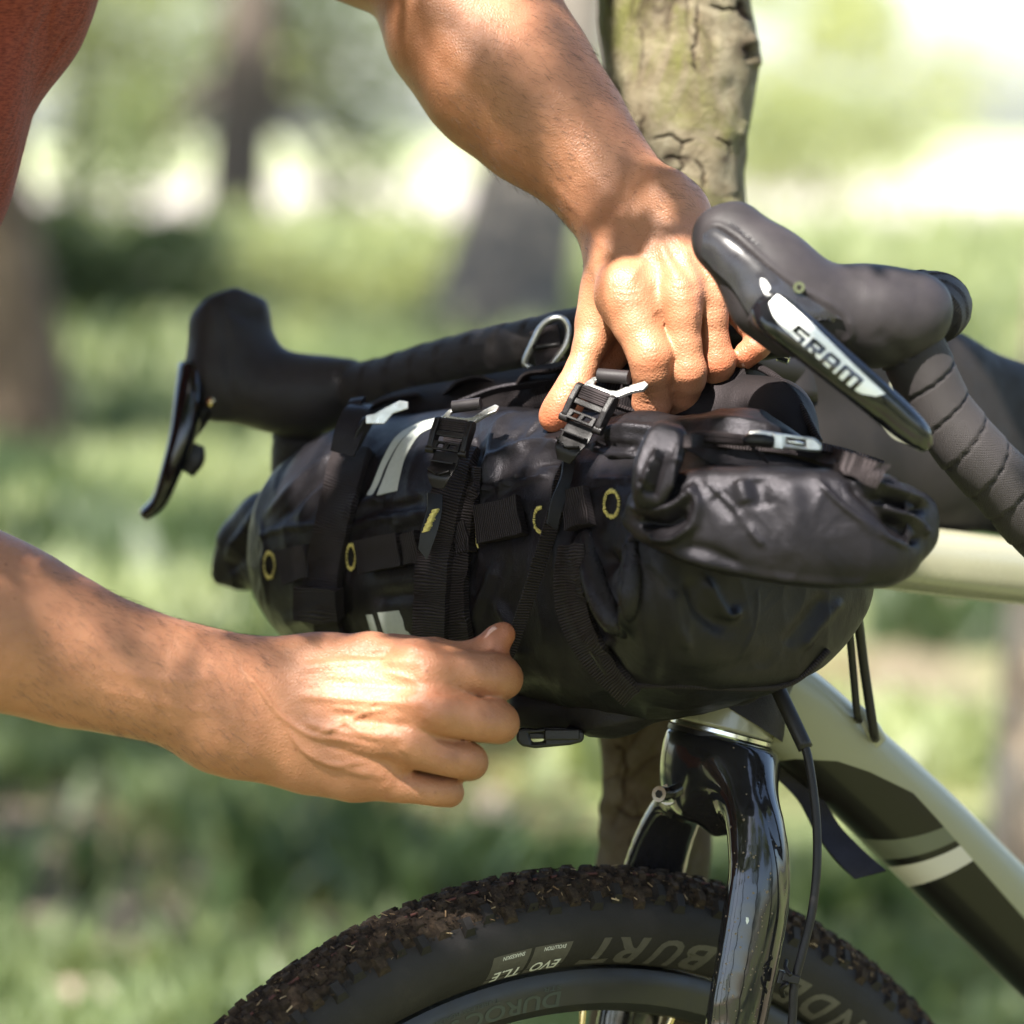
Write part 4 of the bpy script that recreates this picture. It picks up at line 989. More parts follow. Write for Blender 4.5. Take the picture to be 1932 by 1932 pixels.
for ph10 in range(-520, 580, 21):
    for r_, a in enumerate((.60, .34, .06, -.22, -.50)):
        ph = math.radians(ph10/10 + (1.05 if r_ % 2 else 0) + random.uniform(-.08, .08)); nn = wpt(np.zeros(3), ph, math.cos(a), math.sin(a)); tt = nrm(wpt(np.zeros(3), ph + .001, 1, 0) - wpt(np.zeros(3), ph, 1, 0)); bb = np.cross(nn, tt)
        c = wpt(WC, ph, RC + (RT_+.0008)*math.cos(a), (RT_+.0008)*math.sin(a)); k1, k2, hh = .0032, .0026, random.uniform(.0028, .0038)
        vv = [c + tt*i*k1*s_ + bb*j*k2*s_ + nn*(hh if s_ < 1 else 0) for s_ in (1, .72) for j in (-1, 1) for i in (-1, 1)]
        parts.append((vv, [(4,5,7,6),(0,1,5,4),(1,3,7,5),(3,2,6,7),(2,0,4,6)]))
V, F = join_mesh(parts); o = mesh('low_knobs', V, F, M['mud'], wheel, smooth=False); o['kind'] = 'stuff'
# crumbs of bark and straw stuck to the tread, rubber whiskers
def debris(name, n, cols, smin_, smax_, long_=1.0):
    V = []; F = []; MI = []
    for i in range(n):
        ph = math.radians(random.uniform(-52, 58)); a = random.gauss(.35, .45); a = max(-.95, min(1.0, a))
        c = wpt(WC, ph, RC + (RT_+.0026+random.uniform(-.001, .0012))*math.cos(a), (RT_+.0026)*math.sin(a))
        q = RS.normal(size=(3, 3)); on = wpt(np.zeros(3), ph, math.cos(a), math.sin(a)); q[0] -= on*(q[0]@on)*.85; u = nrm(q[0]); v = nrm(np.cross(on, u) + q[1]*.25); w_ = np.cross(u, v)
        s = random.uniform(smin_, smax_); su, sv, sw = s*long_, s*random.uniform(.3, .6), s*random.uniform(.12, .35)
        b0 = len(V)
        for x in (-1, 1):
            for y in (-1, 1):
                for z in (-1, 1): V.append(c + u*su*x*random.uniform(.6, 1) + v*sv*y*random.uniform(.5, 1) + w_*sw*z)
        for f in [(0,1,3,2),(4,6,7,5),(0,4,5,1),(2,3,7,6),(0,2,6,4),(1,5,7,3)]: F.append(tuple(b0+k for k in f)); MI.append(i % len(cols))
    o = mesh(name, V, F, [simple('crumb', c, .8, spec=.2) for c in cols], wheel, smooth=False)
    o.data.polygons.foreach_set('material_index', MI); o['kind'] = 'stuff'; return o
debris('bark_crumbs', 4200, [(.010,.008,.007), (.018,.013,.010), (.030,.019,.013), (.050,.031,.020)], .0003, .0012)
debris('straw_bits', 300, [(.26,.18,.10), (.17,.11,.06), (.34,.25,.15)], .0003, .0010, 3.0)
parts = []
for i in range(150):
    ph = math.radians(-50 + 106*i/150 + random.uniform(-.2, .2))
    if random.random() < .25: continue
    a = random.choice((-.25, .05, .0, .22, -.5, .12)); nn = wpt(np.zeros(3), ph, math.cos(a), math.sin(a)); c = wpt(WC, ph, RC + RT_*math.cos(a), RT_*math.sin(a))
    L = random.uniform(.0025, .005)
    V, F, _ = sweep([c, c + nn*L*.6, c + nn*L + WF*random.uniform(-.0015, .0015)], [.0005, .00042, .0003], n=5, per=1); parts.append((V, F))
V, F = join_mesh(parts); o = mesh('rubber_whiskers', V, F, M['tyre'], wheel); o['kind'] = 'stuff'
# rim
RIMR = .3025
rimp = [(RIMR+.004, -.013), (RIMR+.004, .013), (RIMR, .0155), (RIMR-.006, .0160), (RIMR-.016, .0145), (RIMR-.0215, .009), (RIMR-.0235, 0), (RIMR-.0215, -.009), (RIMR-.016, -.0145), (RIMR-.006, -.0160), (RIMR, -.0155)]
M['rim'] = simple('satin_rim', (0.016, 0.0145, 0.014), 0.42, var=.15, vscale=40)
V, F = lathe(WC, rimp); rim = es_(mesh('rim', V, F, M['rim'], wheel), 30)
# hub and spokes
hubC = WC
es_(tube('hub', [hubC - WA*.052, hubC - WA*.03, hubC, hubC + WA*.03, hubC + WA*.052], [.012, .020, .010, .020, .012], M['plastic'], wheel, n=24))
for i in range(28):
    ph = 2*math.pi*(i+.62)/28; s = 1 if i % 2 else -1
    rimpt = wpt(WC, ph, RIMR-.0235, 0); hp = hubC + WA*.028*s + wpt(np.zeros(3), ph + s*.0 + (1.2 if (i//2) % 2 else -1.2), .02, 0)
    dr = nrm(hp - rimpt)
    tube('spoke', [rimpt + dr*.012, hp], .0010, M['steel'] if False else M['cable'], wheel, n=6)
    tube('spoke_nipple', [rimpt - dr*.001, rimpt + dr*.004, rimpt + dr*.013], [.0021, .0021, .0017], M['brass'], wheel, n=8)
V, F = lathe(WC + WA*.058, [(.078, -.0009), (.078, .0009), (.062, .0009), (.062, -.0009)], 90); es_(mesh('brake_rotor', V, F, M['steel'], wheel))

# ---- lettering
TXT = {}
def glyphs(s, bold=0.0, shear=0.0):
    key = (s, bold, shear)
    if key in TXT: return TXT[key]
    cu = bpy.data.curves.new('t', 'FONT'); cu.body = s; cu.offset = bold; cu.shear = shear; cu.size = 1.0; cu.resolution_u = 3
    o = bpy.data.objects.new('t', cu); COL.objects.link(o); bpy.context.view_layer.update()
    me = o.to_mesh(); bm = bmesh.new(); bm.from_mesh(me); bmesh.ops.triangulate(bm, faces=bm.faces[:])
    for _ in range(2):
        es = [e for e in bm.edges if e.calc_length() > .16]
        if es: bmesh.ops.subdivide_edges(bm, edges=es, cuts=1); bmesh.ops.triangulate(bm, faces=bm.faces[:])
    bm.verts.index_update()
    V = np.array([v.co[:2] for v in bm.verts]); F = [tuple(v.index for v in f.verts) for f in bm.faces]; bm.free()
    o.to_mesh_clear(); bpy.data.objects.remove(o)
    mn = V.min(0); V = V - mn; TXT[key] = (V, F); return V, F
def tyre_text(s, phi_start, phi_end, r_base, r_top, mat, bold=.02, shear=.25, lateral='tyre', name='lettering'):
    """text running from phi_start to phi_end (degrees, front positive); r_base = radius of the foot of the letters"""
    V, F = glyphs(s, bold, shear); w_, h = V[:, 0].max(), V[:, 1].max(); out = []
    for x, y in V:
        ph = math.radians(phi_start + (phi_end - phi_start)*x/w_); rho = r_base + (r_top - r_base)*y/h
        if lateral == 'tyre':
            ca = (rho - RC)/RT_; lat = RT_*math.sqrt(max(0, 1 - ca*ca)); nn = wpt(np.zeros(3), ph, ca, math.sqrt(max(0, 1-ca*ca)))
            out.append(wpt(WC, ph, rho, lat) + nn*.0002)
        else:
            lat = .0160 - (.0015*(RIMR-.006-rho)/.010 if rho < RIMR-.006 else 0)
            out.append(wpt(WC, ph, rho, lat) + WA*.0003)
    return mesh(name, out, F, mat, wheel, smooth=True)
M['tyreprint'] = simple('grey_tyre_print', (.058, .050, .044), .5, var=.15, vscale=300)
M['rimprint'] = simple('dark_green_rim_print', (.026, .034, .032), .45)
LT = ['T', 'R', 'U', 'B', None, 'R', 'E', 'D', 'N', 'U', 'H', 'T']
for i, ch in enumerate(LT):
    if ch is None: continue
    e = -1.5 - 4.25*i
    tyre_text(ch, e - 3.75, e, .3275, .3105, M['tyreprint'], .03)
for (s, sm, a0, a1) in (('EVO', 'EVOLUTION', 0.3, 4.5), ('TL.E', 'SNAKESKIN', 5.1, 9.3)):
    V = []; F = []; n = 10
    for i in range(n+1):
        for j in range(5):
            sh = (j/4 - .5)*1.3; ph = math.radians(a0 - .1 + (a1-a0+.2)*i/n + sh*.6); rho = .3272 - .0168*j/4
            ca = (rho-RC)/RT_; V.append(wpt(WC, ph, rho, RT_*math.sqrt(1-ca*ca)) + wpt(np.zeros(3), ph, ca, math.sqrt(1-ca*ca))*.00015)
    F = np.array([(i*5+j, i*5+j+1, (i+1)*5+j+1, (i+1)*5+j) for i in range(n) for j in range(4)]); mesh('print_panel', V, F, M['tyreprint'], wheel)
    m2 = M['white']
    def tt(s_, b0, b1, r0, r1):
        V, F = glyphs(s_, .02, .25); w_, h = V[:, 0].max(), V[:, 1].max(); out = []
        for x, y in V:
            ph = math.radians(b0 + (b1-b0)*x/w_); rho = r0 + (r1-r0)*y/h; ca = (rho-RC)/RT_
            out.append(wpt(WC, ph, rho, RT_*math.sqrt(1-ca*ca)) + wpt(np.zeros(3), ph, ca, math.sqrt(1-ca*ca))*.0004)
        mesh('lettering', out, F, M['tyrewhite'], wheel)
    M.setdefault('tyrewhite', simple('pale_tyre_print', (.50, .49, .46), .5))
    tt(s, a0 + .5, a1 - .2, .3170, .3110); tt(sm, a0 + .3, a0 + 2.9, .3262, .3238)
tyre_text('DUROC', .1, 12.6, RIMR-.0065, RIMR-.0160, M['rimprint'], .02, .1, 'rim'); tyre_text('30', 13.3, 16.3, RIMR-.0065, RIMR-.0160, M['rimprint'], .02, .1, 'rim')
tyre_text('TUBELESS READY', 8.0, 16.4, RIMR-.0027, RIMR-.0055, M['rimprint'], .0, .1, 'rim'); tyre_text('STR', .1, 2.4, RIMR-.0030, RIMR-.0058, M['rimprint'], .0, .1, 'rim')
for k in range(3):
    V = []; n = 12
    for i in range(n+1):
        for j in range(4):
            ph = math.radians(18.6 + k*2.6 + 2.0*i/n - j*.7); V.append(wpt(WC, ph, .2965 - .016*j/3, .0152) + WA*.0007)
    F = np.array([(i*4+j, i*4+j+1, (i+1)*4+j+1, (i+1)*4+j) for i in range(n) for j in range(3)]); mesh('rim_decal', V, F, M['rimprint'], wheel)

# ---- fork
fork = Solid()
fork.add([seg(P(1360,1375,.0), PR(95), P(1358,1430,-.003), PR(94)), seg(P(1358,1430,-.003), PR(94), P(1352,1490,-.006), PR(90), .8, FW)], .01, 0)
fork.add(chains([(1398,1450,-.026,54),(1412,1500,-.036,56),(1425,1560,-.045,60),(1431,1620,-.050,64),(1430,1680,-.053,67),(1421,1750,-.055,68),(1403,1850,-.058,66),(1382,1960,-.060,63),(1330,2200,-.065,48),(1270,2500,-.072,38),(1225,2740,-.08,34)], .66, WA), .001, .022)
fork.add(chains([(1318,1450,.012,48),(1288,1510,.026,54),(1258,1570,.038,60),(1238,1630,.046,65),(1226,1690,.050,68),(1212,1770,.052,68),(1195,1880,.050,68),(1180,1960,.048,66),(1130,2200,.044,48),(1070,2500,.038,38),(1030,2740,.03,34)], .55, WA), .001, .018)
fork.cut([seg(P(1358, 1396, 0) + nrm(ZU*math.cos(math.radians(17)) - WF*math.sin(math.radians(17)))*.30, .30, P(1358, 1396, 0) + nrm(ZU*math.cos(math.radians(17)) - WF*math.sin(math.radians(17)))*.301, .30)], .002)
fork.cut([seg(P(1338,1576,-.13), PR(16), P(1300,1580,.0), PR(26)), seg(P(1330,1650,-.03), PR(26), P(1318,1700,-.0), PR(34)), seg(P(1318,1760,-.02), PR(44), P(1290,1960,-.0), PR(52))], .008)
fork.cut([seg(P(1290,1572,-.060), PR(34), P(1300,1640,-.05), PR(52))], .012)
Vf, Ff = nets(fork, .0024); Vf = relax(Vf, Ff, 6, .6)
Vf = relief(Vf, Ff, [([(1436,1440),(1440,1500),(1456,1560),(1478,1640),(1484,1740)], 7, -1.0), ([(1400,1600),(1385,1700),(1362,1830),(1342,1932)], 16, 1.2)], -.3, .3)
Vf = relax(Vf, Ff, 1)
mesh('fork', Vf, Ff, M['gloss'], bike)
CRV = P(1358, 1395, .0); HT = nrm(ZU*math.cos(math.radians(17)) - WF*math.sin(math.radians(17)))
es_(tube('headset_ring', [CRV - HT*.001, CRV + HT*.002], PR(101), M['plastic'], bike, n=48))
es_(tube('crown_race', [CRV + HT*.003, CRV + HT*.0052], PR(99), M['steel'], bike, n=48))
headt = tube('head_tube', [CRV + HT*.006, CRV + HT*.03, CRV + HT*.10, CRV + HT*.165], [PR(99), PR(94), .024, .027], M['olive'], bike, n=48, per=10)
# bolt on the crown
bc = P(1258, 1499, -.012); bdir = nrm(-RT*.55 - FW*.85 + UP*.1)
es_(tube('crown_bolt', [bc - bdir*.012, bc + bdir*.009], PR(15), M['steel'], bike, n=24))
es_(tube('bolt_washer', [bc - bdir*.004, bc - bdir*.001], PR(20), M['steel'], bike, n=24))
es_(tube('bolt_socket', [bc + bdir*.0085, bc + bdir*.0093], PR(8), M['cable'], bike, n=6))
BVF = bvh_of([o for o in bpy.data.objects if o.name == 'fork'][0]); parts = []
for i in range(150):
    x, y = random.uniform(1340, 1500), 1932 - abs(random.gauss(0, 220)); h, n_ = hit(BVF, x, y)
    if h is None: continue
    s_ = random.uniform(.0002, .0007)*(1.4 if random.random() < .15 else 1); u = nrm(np.cross(n_, [.3,.5,.8])); v = np.cross(n_, u)
    ring_ = [h + u*s_*math.cos(k)*random.uniform(.7, 1.2) + v*s_*math.sin(k)*random.uniform(.7, 1.4) + n_*.00005 for k in np.linspace(0, 5.3, 7)]
    parts.append((ring_ + [h + n_*s_*.35], [(k, (k+1) % 7, 7) for k in range(7)]))
V, F = join_mesh(parts); o = mesh('mud_specks', V, F, simple('dried_mud', (.16,.125,.09), .9, spec=.1), bike, smooth=False); o['kind'] = 'stuff'
h, n_ = hit(BVF, 1410, 1737); u = nrm(np.cross(n_, [0,0,1])); v = np.cross(n_, u)
mesh('paint_chip', [h + u*a*.0011 + v*b_*.0022 + n_*.0001 for a, b_ in ((-.6,-.8),(.7,-.9),(.9,.1),(.3,1),(-.4,.6),(-.9,0))], [(0,1,2,3,4,5)], simple('bare_primer', (.5,.52,.48), .6), bike, smooth=False)
# velcro band round the head tube
V, F, _ = sweep([CRV + HT*.020 + RT*.0, CRV + HT*.046], [PR(106), PR(100)], n=60, per=4, up=RT); bandV = np.array(V)
bandV[:, 2] += (bandV - CRV) @ RT * -.35
es_(mesh('velcro_band', bandV, F, M['bag2'], bike)).modifiers.new('soft', 'BEVEL').width = .001
# ---- frame
def two_tone():
    m, nt, b = nodes_of('two_tone_paint'); at = nt.nodes.new('ShaderNodeAttribute'); at.attribute_name = 'paint'
    f = ramp(nt, at.outputs['Fac'], [(.495, (0,0,0)), (.505, (1,1,1))]); a2 = nt.nodes.new('ShaderNodeAttribute'); a2.attribute_name = 'band'; mx = nt.nodes.new('ShaderNodeMixRGB'); nt.links.new(f, mx.inputs[0])
    mx.inputs[1].default_value = (.225, .218, .150, 1); mx.inputs[2].default_value = (.009, .0075, .007, 1)
    bl = ramp(nt, a2.outputs['Fac'], [(.0, (.009,.0075,.007)), (.360, (.009,.0075,.007)), (.362, (.105,.108,.078)), (.530, (.105,.108,.078)), (.532, (.009,.0075,.007)), (.595, (.009,.0075,.007)), (.597, (.46,.42,.37)), (.790, (.46,.42,.37)), (.792, (.009,.0075,.007))])
    nt.links.new(bl, mx.inputs[2]); nt.links.new(mx.outputs[0], b.inputs['Base Color'])
    b.inputs['Roughness'].default_value = .36; b.inputs['Coat Weight'].default_value = .10; b.inputs['Specular IOR Level'].default_value = .2; return m
BB = WC + (-WF)*.60 + np.array([0, 0, -.085])
dt = [P(1420,1300,.015), P(1500,1352,.035), P(1600,1440,.062), P(1720,1552,.098), P(1860,1690,.14)]
dd_ = nrm(dt[-1] - dt[-2]); dt += [dt[-1] + dd_*.18, dt[-1] + dd_*.36]
V, F, uv = sweep(dt, [(PR(96),.032),(PR(92),.031),(PR(92),.030),(PR(96),.030),(PR(97),.029),(.030,.027),(.032,.03)], n=120, per=24, up=np.cross(dd_, -FW), power=2.7)
dtube = mesh('down_tube', V, F, two_tone(), bike, uv=uv)
x_, y_, d_ = proj(np.array(V)); ed = np.interp(x_, [1300, 1440, 1455, 1500, 1580, 1640, 1723, 1770, 1843, 1902, 2300], [1640, 1470, 1438, 1432, 1436, 1456, 1496, 1547, 1631, 1698, 2150])
a_ = dtube.data.attributes.new('paint', 'FLOAT', 'POINT'); a_.data.foreach_set('value', .5 + (y_ - ed)/200)
a_ = dtube.data.attributes.new('band', 'FLOAT', 'POINT'); a_.data.foreach_set('value', (.351*x_ + .936*y_ + .0018*(x_-1765)**2 - 2013)/202)
BVD = bvh_of(dtube)
es_(tube('cable_port', [P(1608,1344,.030), P(1634,1372,.032), P(1658,1402,.036)], [(PR(22),.004),(PR(24),.005),(PR(20),.004)], M['olive'], bike, n=28, up=np.cross(dd_, -FW), per=6), 60)
tt_ = [P(1480,1010,.04), P(1660,1046,.085), P(1800,1064,.115), P(1932,1080,.15)]; dd2 = nrm(tt_[-1] - tt_[-2]); tt_ += [tt_[-1] + dd2*.15, tt_[-1] + dd2*.36]
SEAT = tt_[-1]
top = tube('top_tube', tt_, [(PR(66),.024),(PR(66),.023),(PR(67),.022),(PR(66),.022),(.019,.019),(.018,.018)], M['olive'], bike, n=40, per=10, up=np.cross(dd2, -FW), power=2.6)
cv = Solid()
cv.add([seg(P(1530,712,.075), PR(124,.07), P(1760,772,.135), PR(142,.13), .5, nrm(np.cross(dd2, ZU))), seg(P(1760,772,.135), PR(142,.13), P(2150,905,.26), PR(140,.26), .5, nrm(np.cross(dd2, ZU)))], .01, 0)
cv.add([seg(P(1560,860,.075), PR(110,.07), P(1780,880,.125), PR(112,.13), .5, nrm(np.cross(dd2, ZU))), seg(P(1780,880,.125), PR(112,.13), P(2150,940,.25), PR(110,.26), .5, nrm(np.cross(dd2, ZU)))], .01, .01)
Vc, Fc = nets(cv, .004); Vc = relax(Vc, Fc, 3); cover = mesh('top_tube_cover', Vc, Fc, M['darkgrey'], bike)
BVC = bvh_of(cover)
surf_patch('pale_patch', [(1652,772),(1668,808),(1690,830),(1734,841),(1795,860)], [(1680,720),(1720,745),(1740,770),(1770,800),(1800,850)], BVC, .0003, .0003, M['olive'], bike, 6, 5)  # pale olive patch laid over the cover
# rest of the frame, seat and rear wheel (outside the picture)
RH = WC + (-WF)*1.02
tube('seat_tube', [BB, SEAT, SEAT + nrm(SEAT-BB)*.02], [.018, .017, .017], M['olive'], bike, n=24)
tube('seat_post', [SEAT, SEAT + nrm(SEAT-BB)*.18], .0136, M['cable'], bike, n=24)
tube('down_tube_end', [dt[-1], BB], .03, M['blackpaint'], bike, n=24)
for s in (-1, 1):
    tube('chain_stay', [BB + WA*.02*s, RH + WA*.065*s], [.012, .008], M['olive'], bike, n=16)
    tube('seat_stay', [SEAT - ZU*.04 + WA*.012*s, RH + WA*.065*s], [.009, .007], M['olive'], bike, n=16)
sp_ = SEAT + nrm(SEAT-BB)*.19
sad = Solid().add([seg(sp_ + WF*.14, .018, sp_, .024, .6, [0,0,1]), seg(sp_ - WF*.02, .03, sp_ - WF*.11 + WA*.04, .04, .5, [0,0,1]), seg(sp_ - WF*.02, .03, sp_ - WF*.11 - WA*.04, .04, .5, [0,0,1])], .03, 0)
Vq, Fq = nets(sad, .005); mesh('saddle', Vq, Fq, M['bag2'], bike)
rw = empty('rear_wheel', bike)
V, F = lathe(RH, tyre_prof(1.0, 20), 120); mesh('tyre', V, F, M['tyre'], rw)
V, F = lathe(RH, rimp, 120); mesh('rim', V, F, M['rim'], rw)
tube('hub', [RH - WA*.06, RH + WA*.06], .016, M['plastic'], rw, n=16)
for i in range(24):
    ph = 2*math.pi*i/24; tube('spoke', [wpt(RH, ph, RIMR-.02, 0), RH + WA*(.03 if i % 2 else -.03)], .001, M['cable'], rw, n=5)
tube('crank', [BB + WA*.07, BB + WA*.08 + nrm(WF*.5 - ZU)*.17], [.012, .010], M['cable'], bike, n=12)
V, F = lathe(BB + WA*.05, [(.088, -.002), (.088, .002), (.066, .002), (.066, -.002)], 60); mesh('chainring', V, F, M['cable'], bike)
# cables
def cab(nm, pts, r, mat=None, n=12): return tube(nm, [P(*p) for p in pts], r, mat or M['cable'], bike, n=n)
cab('hose_sleeve', [(1455,1262,-.03),(1470,1304,-.035),(1492,1352,-.04),(1520,1412,-.045)], .0046)
cab('brake_hose', [(1500,1375,-.042),(1521,1416,-.046),(1533,1480,-.05),(1541,1560,-.055),(1541,1640,-.06),(1532,1720,-.062),(1513,1800,-.065),(1498,1862,-.066),(1490,1960,-.066),(1440,2200,-.07),(1330,2600,-.08)], .0026)
cab('gear_cable', [(1590,1120,-.02),(1602,1190,-.0),(1610,1270,.012),(1617,1345,.018),(1622,1362,.03)], .0023)
cab('gear_cable', [(1608,1100,-.02),(1619,1172,-.0),(1632,1270,.014),(1648,1375,.022),(1652,1395,.034)], .0029)
clip = empty('hose_clip', bike)
cp = P(1492, 1845, -.066)
box('clamp', cp, .010, .005, .007, nrm(RT-UP*.25), nrm(UP+RT*.25), FW, M['plastic'], clip, .0006)
box('post', P(1478,1845,-.064), .007, .008, .006, nrm(RT-UP*.25), nrm(UP+RT*.25), FW, M['plastic'], clip, .001)
tube('tie', [P(1484,1812,-.062), P(1482,1826,-.068), P(1492,1840,-.072)], .0012, M['plastic'], clip, n=8)
tube('tie', [P(1478,1880,-.062), P(1474,1866,-.068), P(1486,1856,-.072)], .0014, M['plastic'], clip, n=8)
ribbon('hanging_strap_tail', [(1430,1430,.03),(1458,1462,.04),(1506,1510,.04),(1540,1572,.035),(1576,1622,.03),(1613,1659,.03)], [(1470,1400,.03),(1520,1450,.04),(1556,1512,.045),(1586,1562,.045),(1628,1605,.04),(1672,1643,.035)], M['bag2'], bike, .0016)

# ---- bars, hoods and levers
def tape(name, pts, r, pitch, mat, n=40, per=14, turn=1, step=.0012):
    V, F, uv = sweep([P(*p) for p in pts], r, n=n, per=per, cap=True, up=FW*.8+RT*.6)
    V = np.array(V); m = len(uv)//n
    C = V.reshape(m, n, 3).mean(1)
    for i in range(m):
        for j in range(n):
            k = i*n+j; ph = (uv[k, 1]/pitch + turn*j/n) % 1.0
            h = step*(.35+.65*ph) if ph > .075 else step*.35 - .0016*(1-abs(ph-.035)/.04)
            d_ = V[k] - C[i]; V[k] = V[k] + nrm(d_)*h
    return mesh(name, V, F, mat, bike, uv=uv*np.array([.11, 1]))
def tape_mat():
    m, nt, b = nodes_of('bar_tape')
    uv = coordn(nt, 'UV'); sp = nt.nodes.new('ShaderNodeSeparateXYZ'); nt.links.new(uv, sp.inputs[0])
    a = math_(nt, 'SINE', math_(nt, 'MULTIPLY', sp.outputs[0], 2*math.pi/.0019)); c = math_(nt, 'SINE', math_(nt, 'MULTIPLY', sp.outputs[1], 2*math.pi/.0016))
    h = math_(nt, 'ADD', math_(nt, 'MULTIPLY', math_(nt, 'MULTIPLY', a, c), .5), .5)
    nt.links.new(bumpn(nt, h, .8, .0006), b.inputs['Normal'])
    nt.links.new(ramp(nt, h, [(0.2, (.020,.017,.0175)), (.9, (.046,.040,.040))]), b.inputs['Base Color'])
    b.inputs['Roughness'].default_value = .6; b.inputs['Specular IOR Level'].default_value = 0.2; return m
M['tape'] = tape_mat()
tape('bar_tape', [(640,735,.19),(720,722,.165),(800,697,.14),(900,672,.11),(1000,652,.085),(1100,628,.06),(1180,622,.04)], [.0150,.0150,.0148,.0150,.0152,.0152,.0150], .022, M['tape'], 36, 14)
tape('drop_tape', [(566,815,.21),(562,870,.22),(570,960,.235),(620,1060,.24),(700,1110,.26),(800,1110,.29)], .0165, .02, M['tape'], 24, 10)
tube('handlebar', [P(x, y, d) for x, y, d in ((1160,623,.045),(1290,640,.015),(1420,632,-.02),(1560,606,-.05))], .0156, M['cable'], bike, n=30)
tape('bar_tape', [(1540,606,-.05),(1620,590,-.075),(1690,577,-.095),(1745,575,-.105),(1772,580,-.118),(1760,598,-.140)], [.0158,.0165,.0175,.0185,.0175,.015], .0135, M['tape'], 48, 16)
tape('drop_tape', [(1660,580,-.150),(1700,622,-.150),(1740,700,-.145),(1776,776,-.140),(1832,850,-.135),(1896,918,-.125),(1970,1000,-.11),(2080,1080,-.08),(2200,1130,-.04)], [.017,.0185,.0175,.0172,.0178,.0180,.0180,.018,.018], .0200, M['tape'], 56, 20, -1)
# far brifter
hl = Solid()
hl.add(chain([(420,600,.195,56),(428,640,.195,58),(432,720,.195,64)]) + chain([(462,604,.20,34),(468,700,.20,42)]) + chain([(404,578,.195,19),(446,566,.195,24),(474,576,.20,20),(484,640,.20,24)]), .012, 0)
hl.add(chain([(440,715,.195,56),(520,742,.195,62),(600,745,.195,60),(660,724,.185,46)]), .02, .02)
hl.add(chain([(391,570,.193,13),(398,600,.193,16)]) + chain([(476,563,.197,15),(486,600,.197,18)]) + chain([(396,566,.193,12),(446,556,.195,16),(474,560,.197,14)]), .004, .006)
hl.add(chain([(562,770,.205,36),(566,850,.215,42)]), .01, .008)
hl.add(chain([(400,600,.185,34),(394,700,.185,36),(400,760,.185,32)]), .01, .012)
for (qx, qy, ux, uy) in ((420,549,-.34,-.94),(466,548,.41,-.91),(378,575,-.72,-.69)):
    hl.cut([seg(P(qx, qy, .19) + (RT*ux - UP*uy)*.16, .16, P(qx, qy, .21) + (RT*ux - UP*uy)*.16, .16)], .003)
Vh, Fh = nets(hl, .003); Vh = relax(Vh, Fh, 2)
Vh = relief(Vh, Fh, [([(398,560),(420,600),(432,700),(436,780)], 5, -1.6), ([(420,580),(470,600),(495,590)], 7, -1.2)], -.3, .4)
hoodL = mesh('brake_hood', Vh, Fh, M['rubber'], bike)
lvl = empty('brake_lever', bike)
V, F, uv = sweep([P(x, y, d) for x, y, d in ((362,690,.18),(356,750,.17),(345,820,.165),(322,890,.165),(300,945,.17),(272,972,.175))], [(PR(26,.17),.007),(PR(28,.17),.008),(PR(26,.17),.007),(PR(20,.17),.006),(PR(16,.17),.006),(PR(12,.17),.005)], n=24, up=RT)
mesh('blade', V, F, M['leverblack'], lvl)
V, F, uv = sweep([P(x, y, d) for x, y, d in ((385,770,.18),(372,800,.18),(352,830,.18))], [(PR(22,.17),.008),(PR(16,.17),.007),(PR(12,.17),.006)], n=16, up=RT); mesh('bracket', V, F, M['plastic'], lvl)
V, F, uv = sweep([P(x, y, d) for x, y, d in ((372,838,.175),(362,862,.175),(346,888,.175))], [(PR(15,.17),.004),(PR(26,.17),.005),(PR(22,.17),.004)], n=20, up=RT, power=4); mesh('shift_paddle', V, F, M['plastic'], lvl)
mesh('pivot_bolt', *sweep([P(398,759,.155), P(398,759,.165)], .003, n=12)[:2], M['brass'], lvl)
# near brifter
hr = Solid()
hr.add(chain([(1372,455,-.170,47),(1412,492,-.172,57),(1462,545,-.174,66),(1520,590,-.172,70)], .8, FW), .015, 0)
hr.add(chain([(1345,462,-.168,28),(1352,440,-.166,30),(1386,424,-.162,28)]), .01, .012)
hr.add(chain([(1392,442,-.160,36),(1470,515,-.162,50),(1560,585,-.160,58),(1640,606,-.158,76),(1692,612,-.155,72)]), .015, .02)
hr.add(chain([(1640,570,-.150,42),(1740,575,-.150,44)]), .01, .03)
hr.add(chain([(1430,590,-.176,26),(1478,628,-.178,28)]), .01, .02)
hr.cut([seg(P(1570,604,-.215), PR(17), P(1586,622,-.215), PR(15)), seg(P(1500,600,-.205), PR(26), P(1560,640,-.205), PR(26))], .004)
Vh, Fh = nets(hr, .0020); Vh = relax(Vh, Fh, 2)
Vh = relief(Vh, Fh, [([(1330,440),(1350,425),(1390,445),(1450,500),(1510,545),(1560,570),(1600,600)], 5, 1.6), ([(1345,430),(1400,470),(1480,535),(1545,580)], 6, -1.2), ([(1600,600),(1606,630),(1590,650)], 5, 1.5),
    ([(1650,620),(1690,660),(1720,690)], 18, -1.0), ([(1620,560),(1680,560),(1730,570)], 26, .6)], -.35, .1)
hoodR = mesh('brake_hood', Vh, Fh, M['rubber'], bike)
BVH_ = bvh_of(hoodR)
M['hoodside'] = simple('glossy_hood_side', (.016,.0145,.018), .26, var=.3, vscale=45, coat=.35, coatrough=.25)
surf_patch('side_cap', [(1330,442),(1352,432),(1385,452),(1440,500),(1500,548),(1560,586),(1590,604)], [(1326,478),(1350,506),(1384,540),(1414,590),(1432,608),(1470,600),(1560,600)], BVH_, .0012, .0010, M['hoodside'], bike, 14, 8, smoothit=2)
surf_patch('white_mark', [(1436,526),(1436,540),(1444,556)], [(1444,528),(1453,542),(1450,550)], BVH_, .0026, .0003, M['white'], bike, 3, 3)
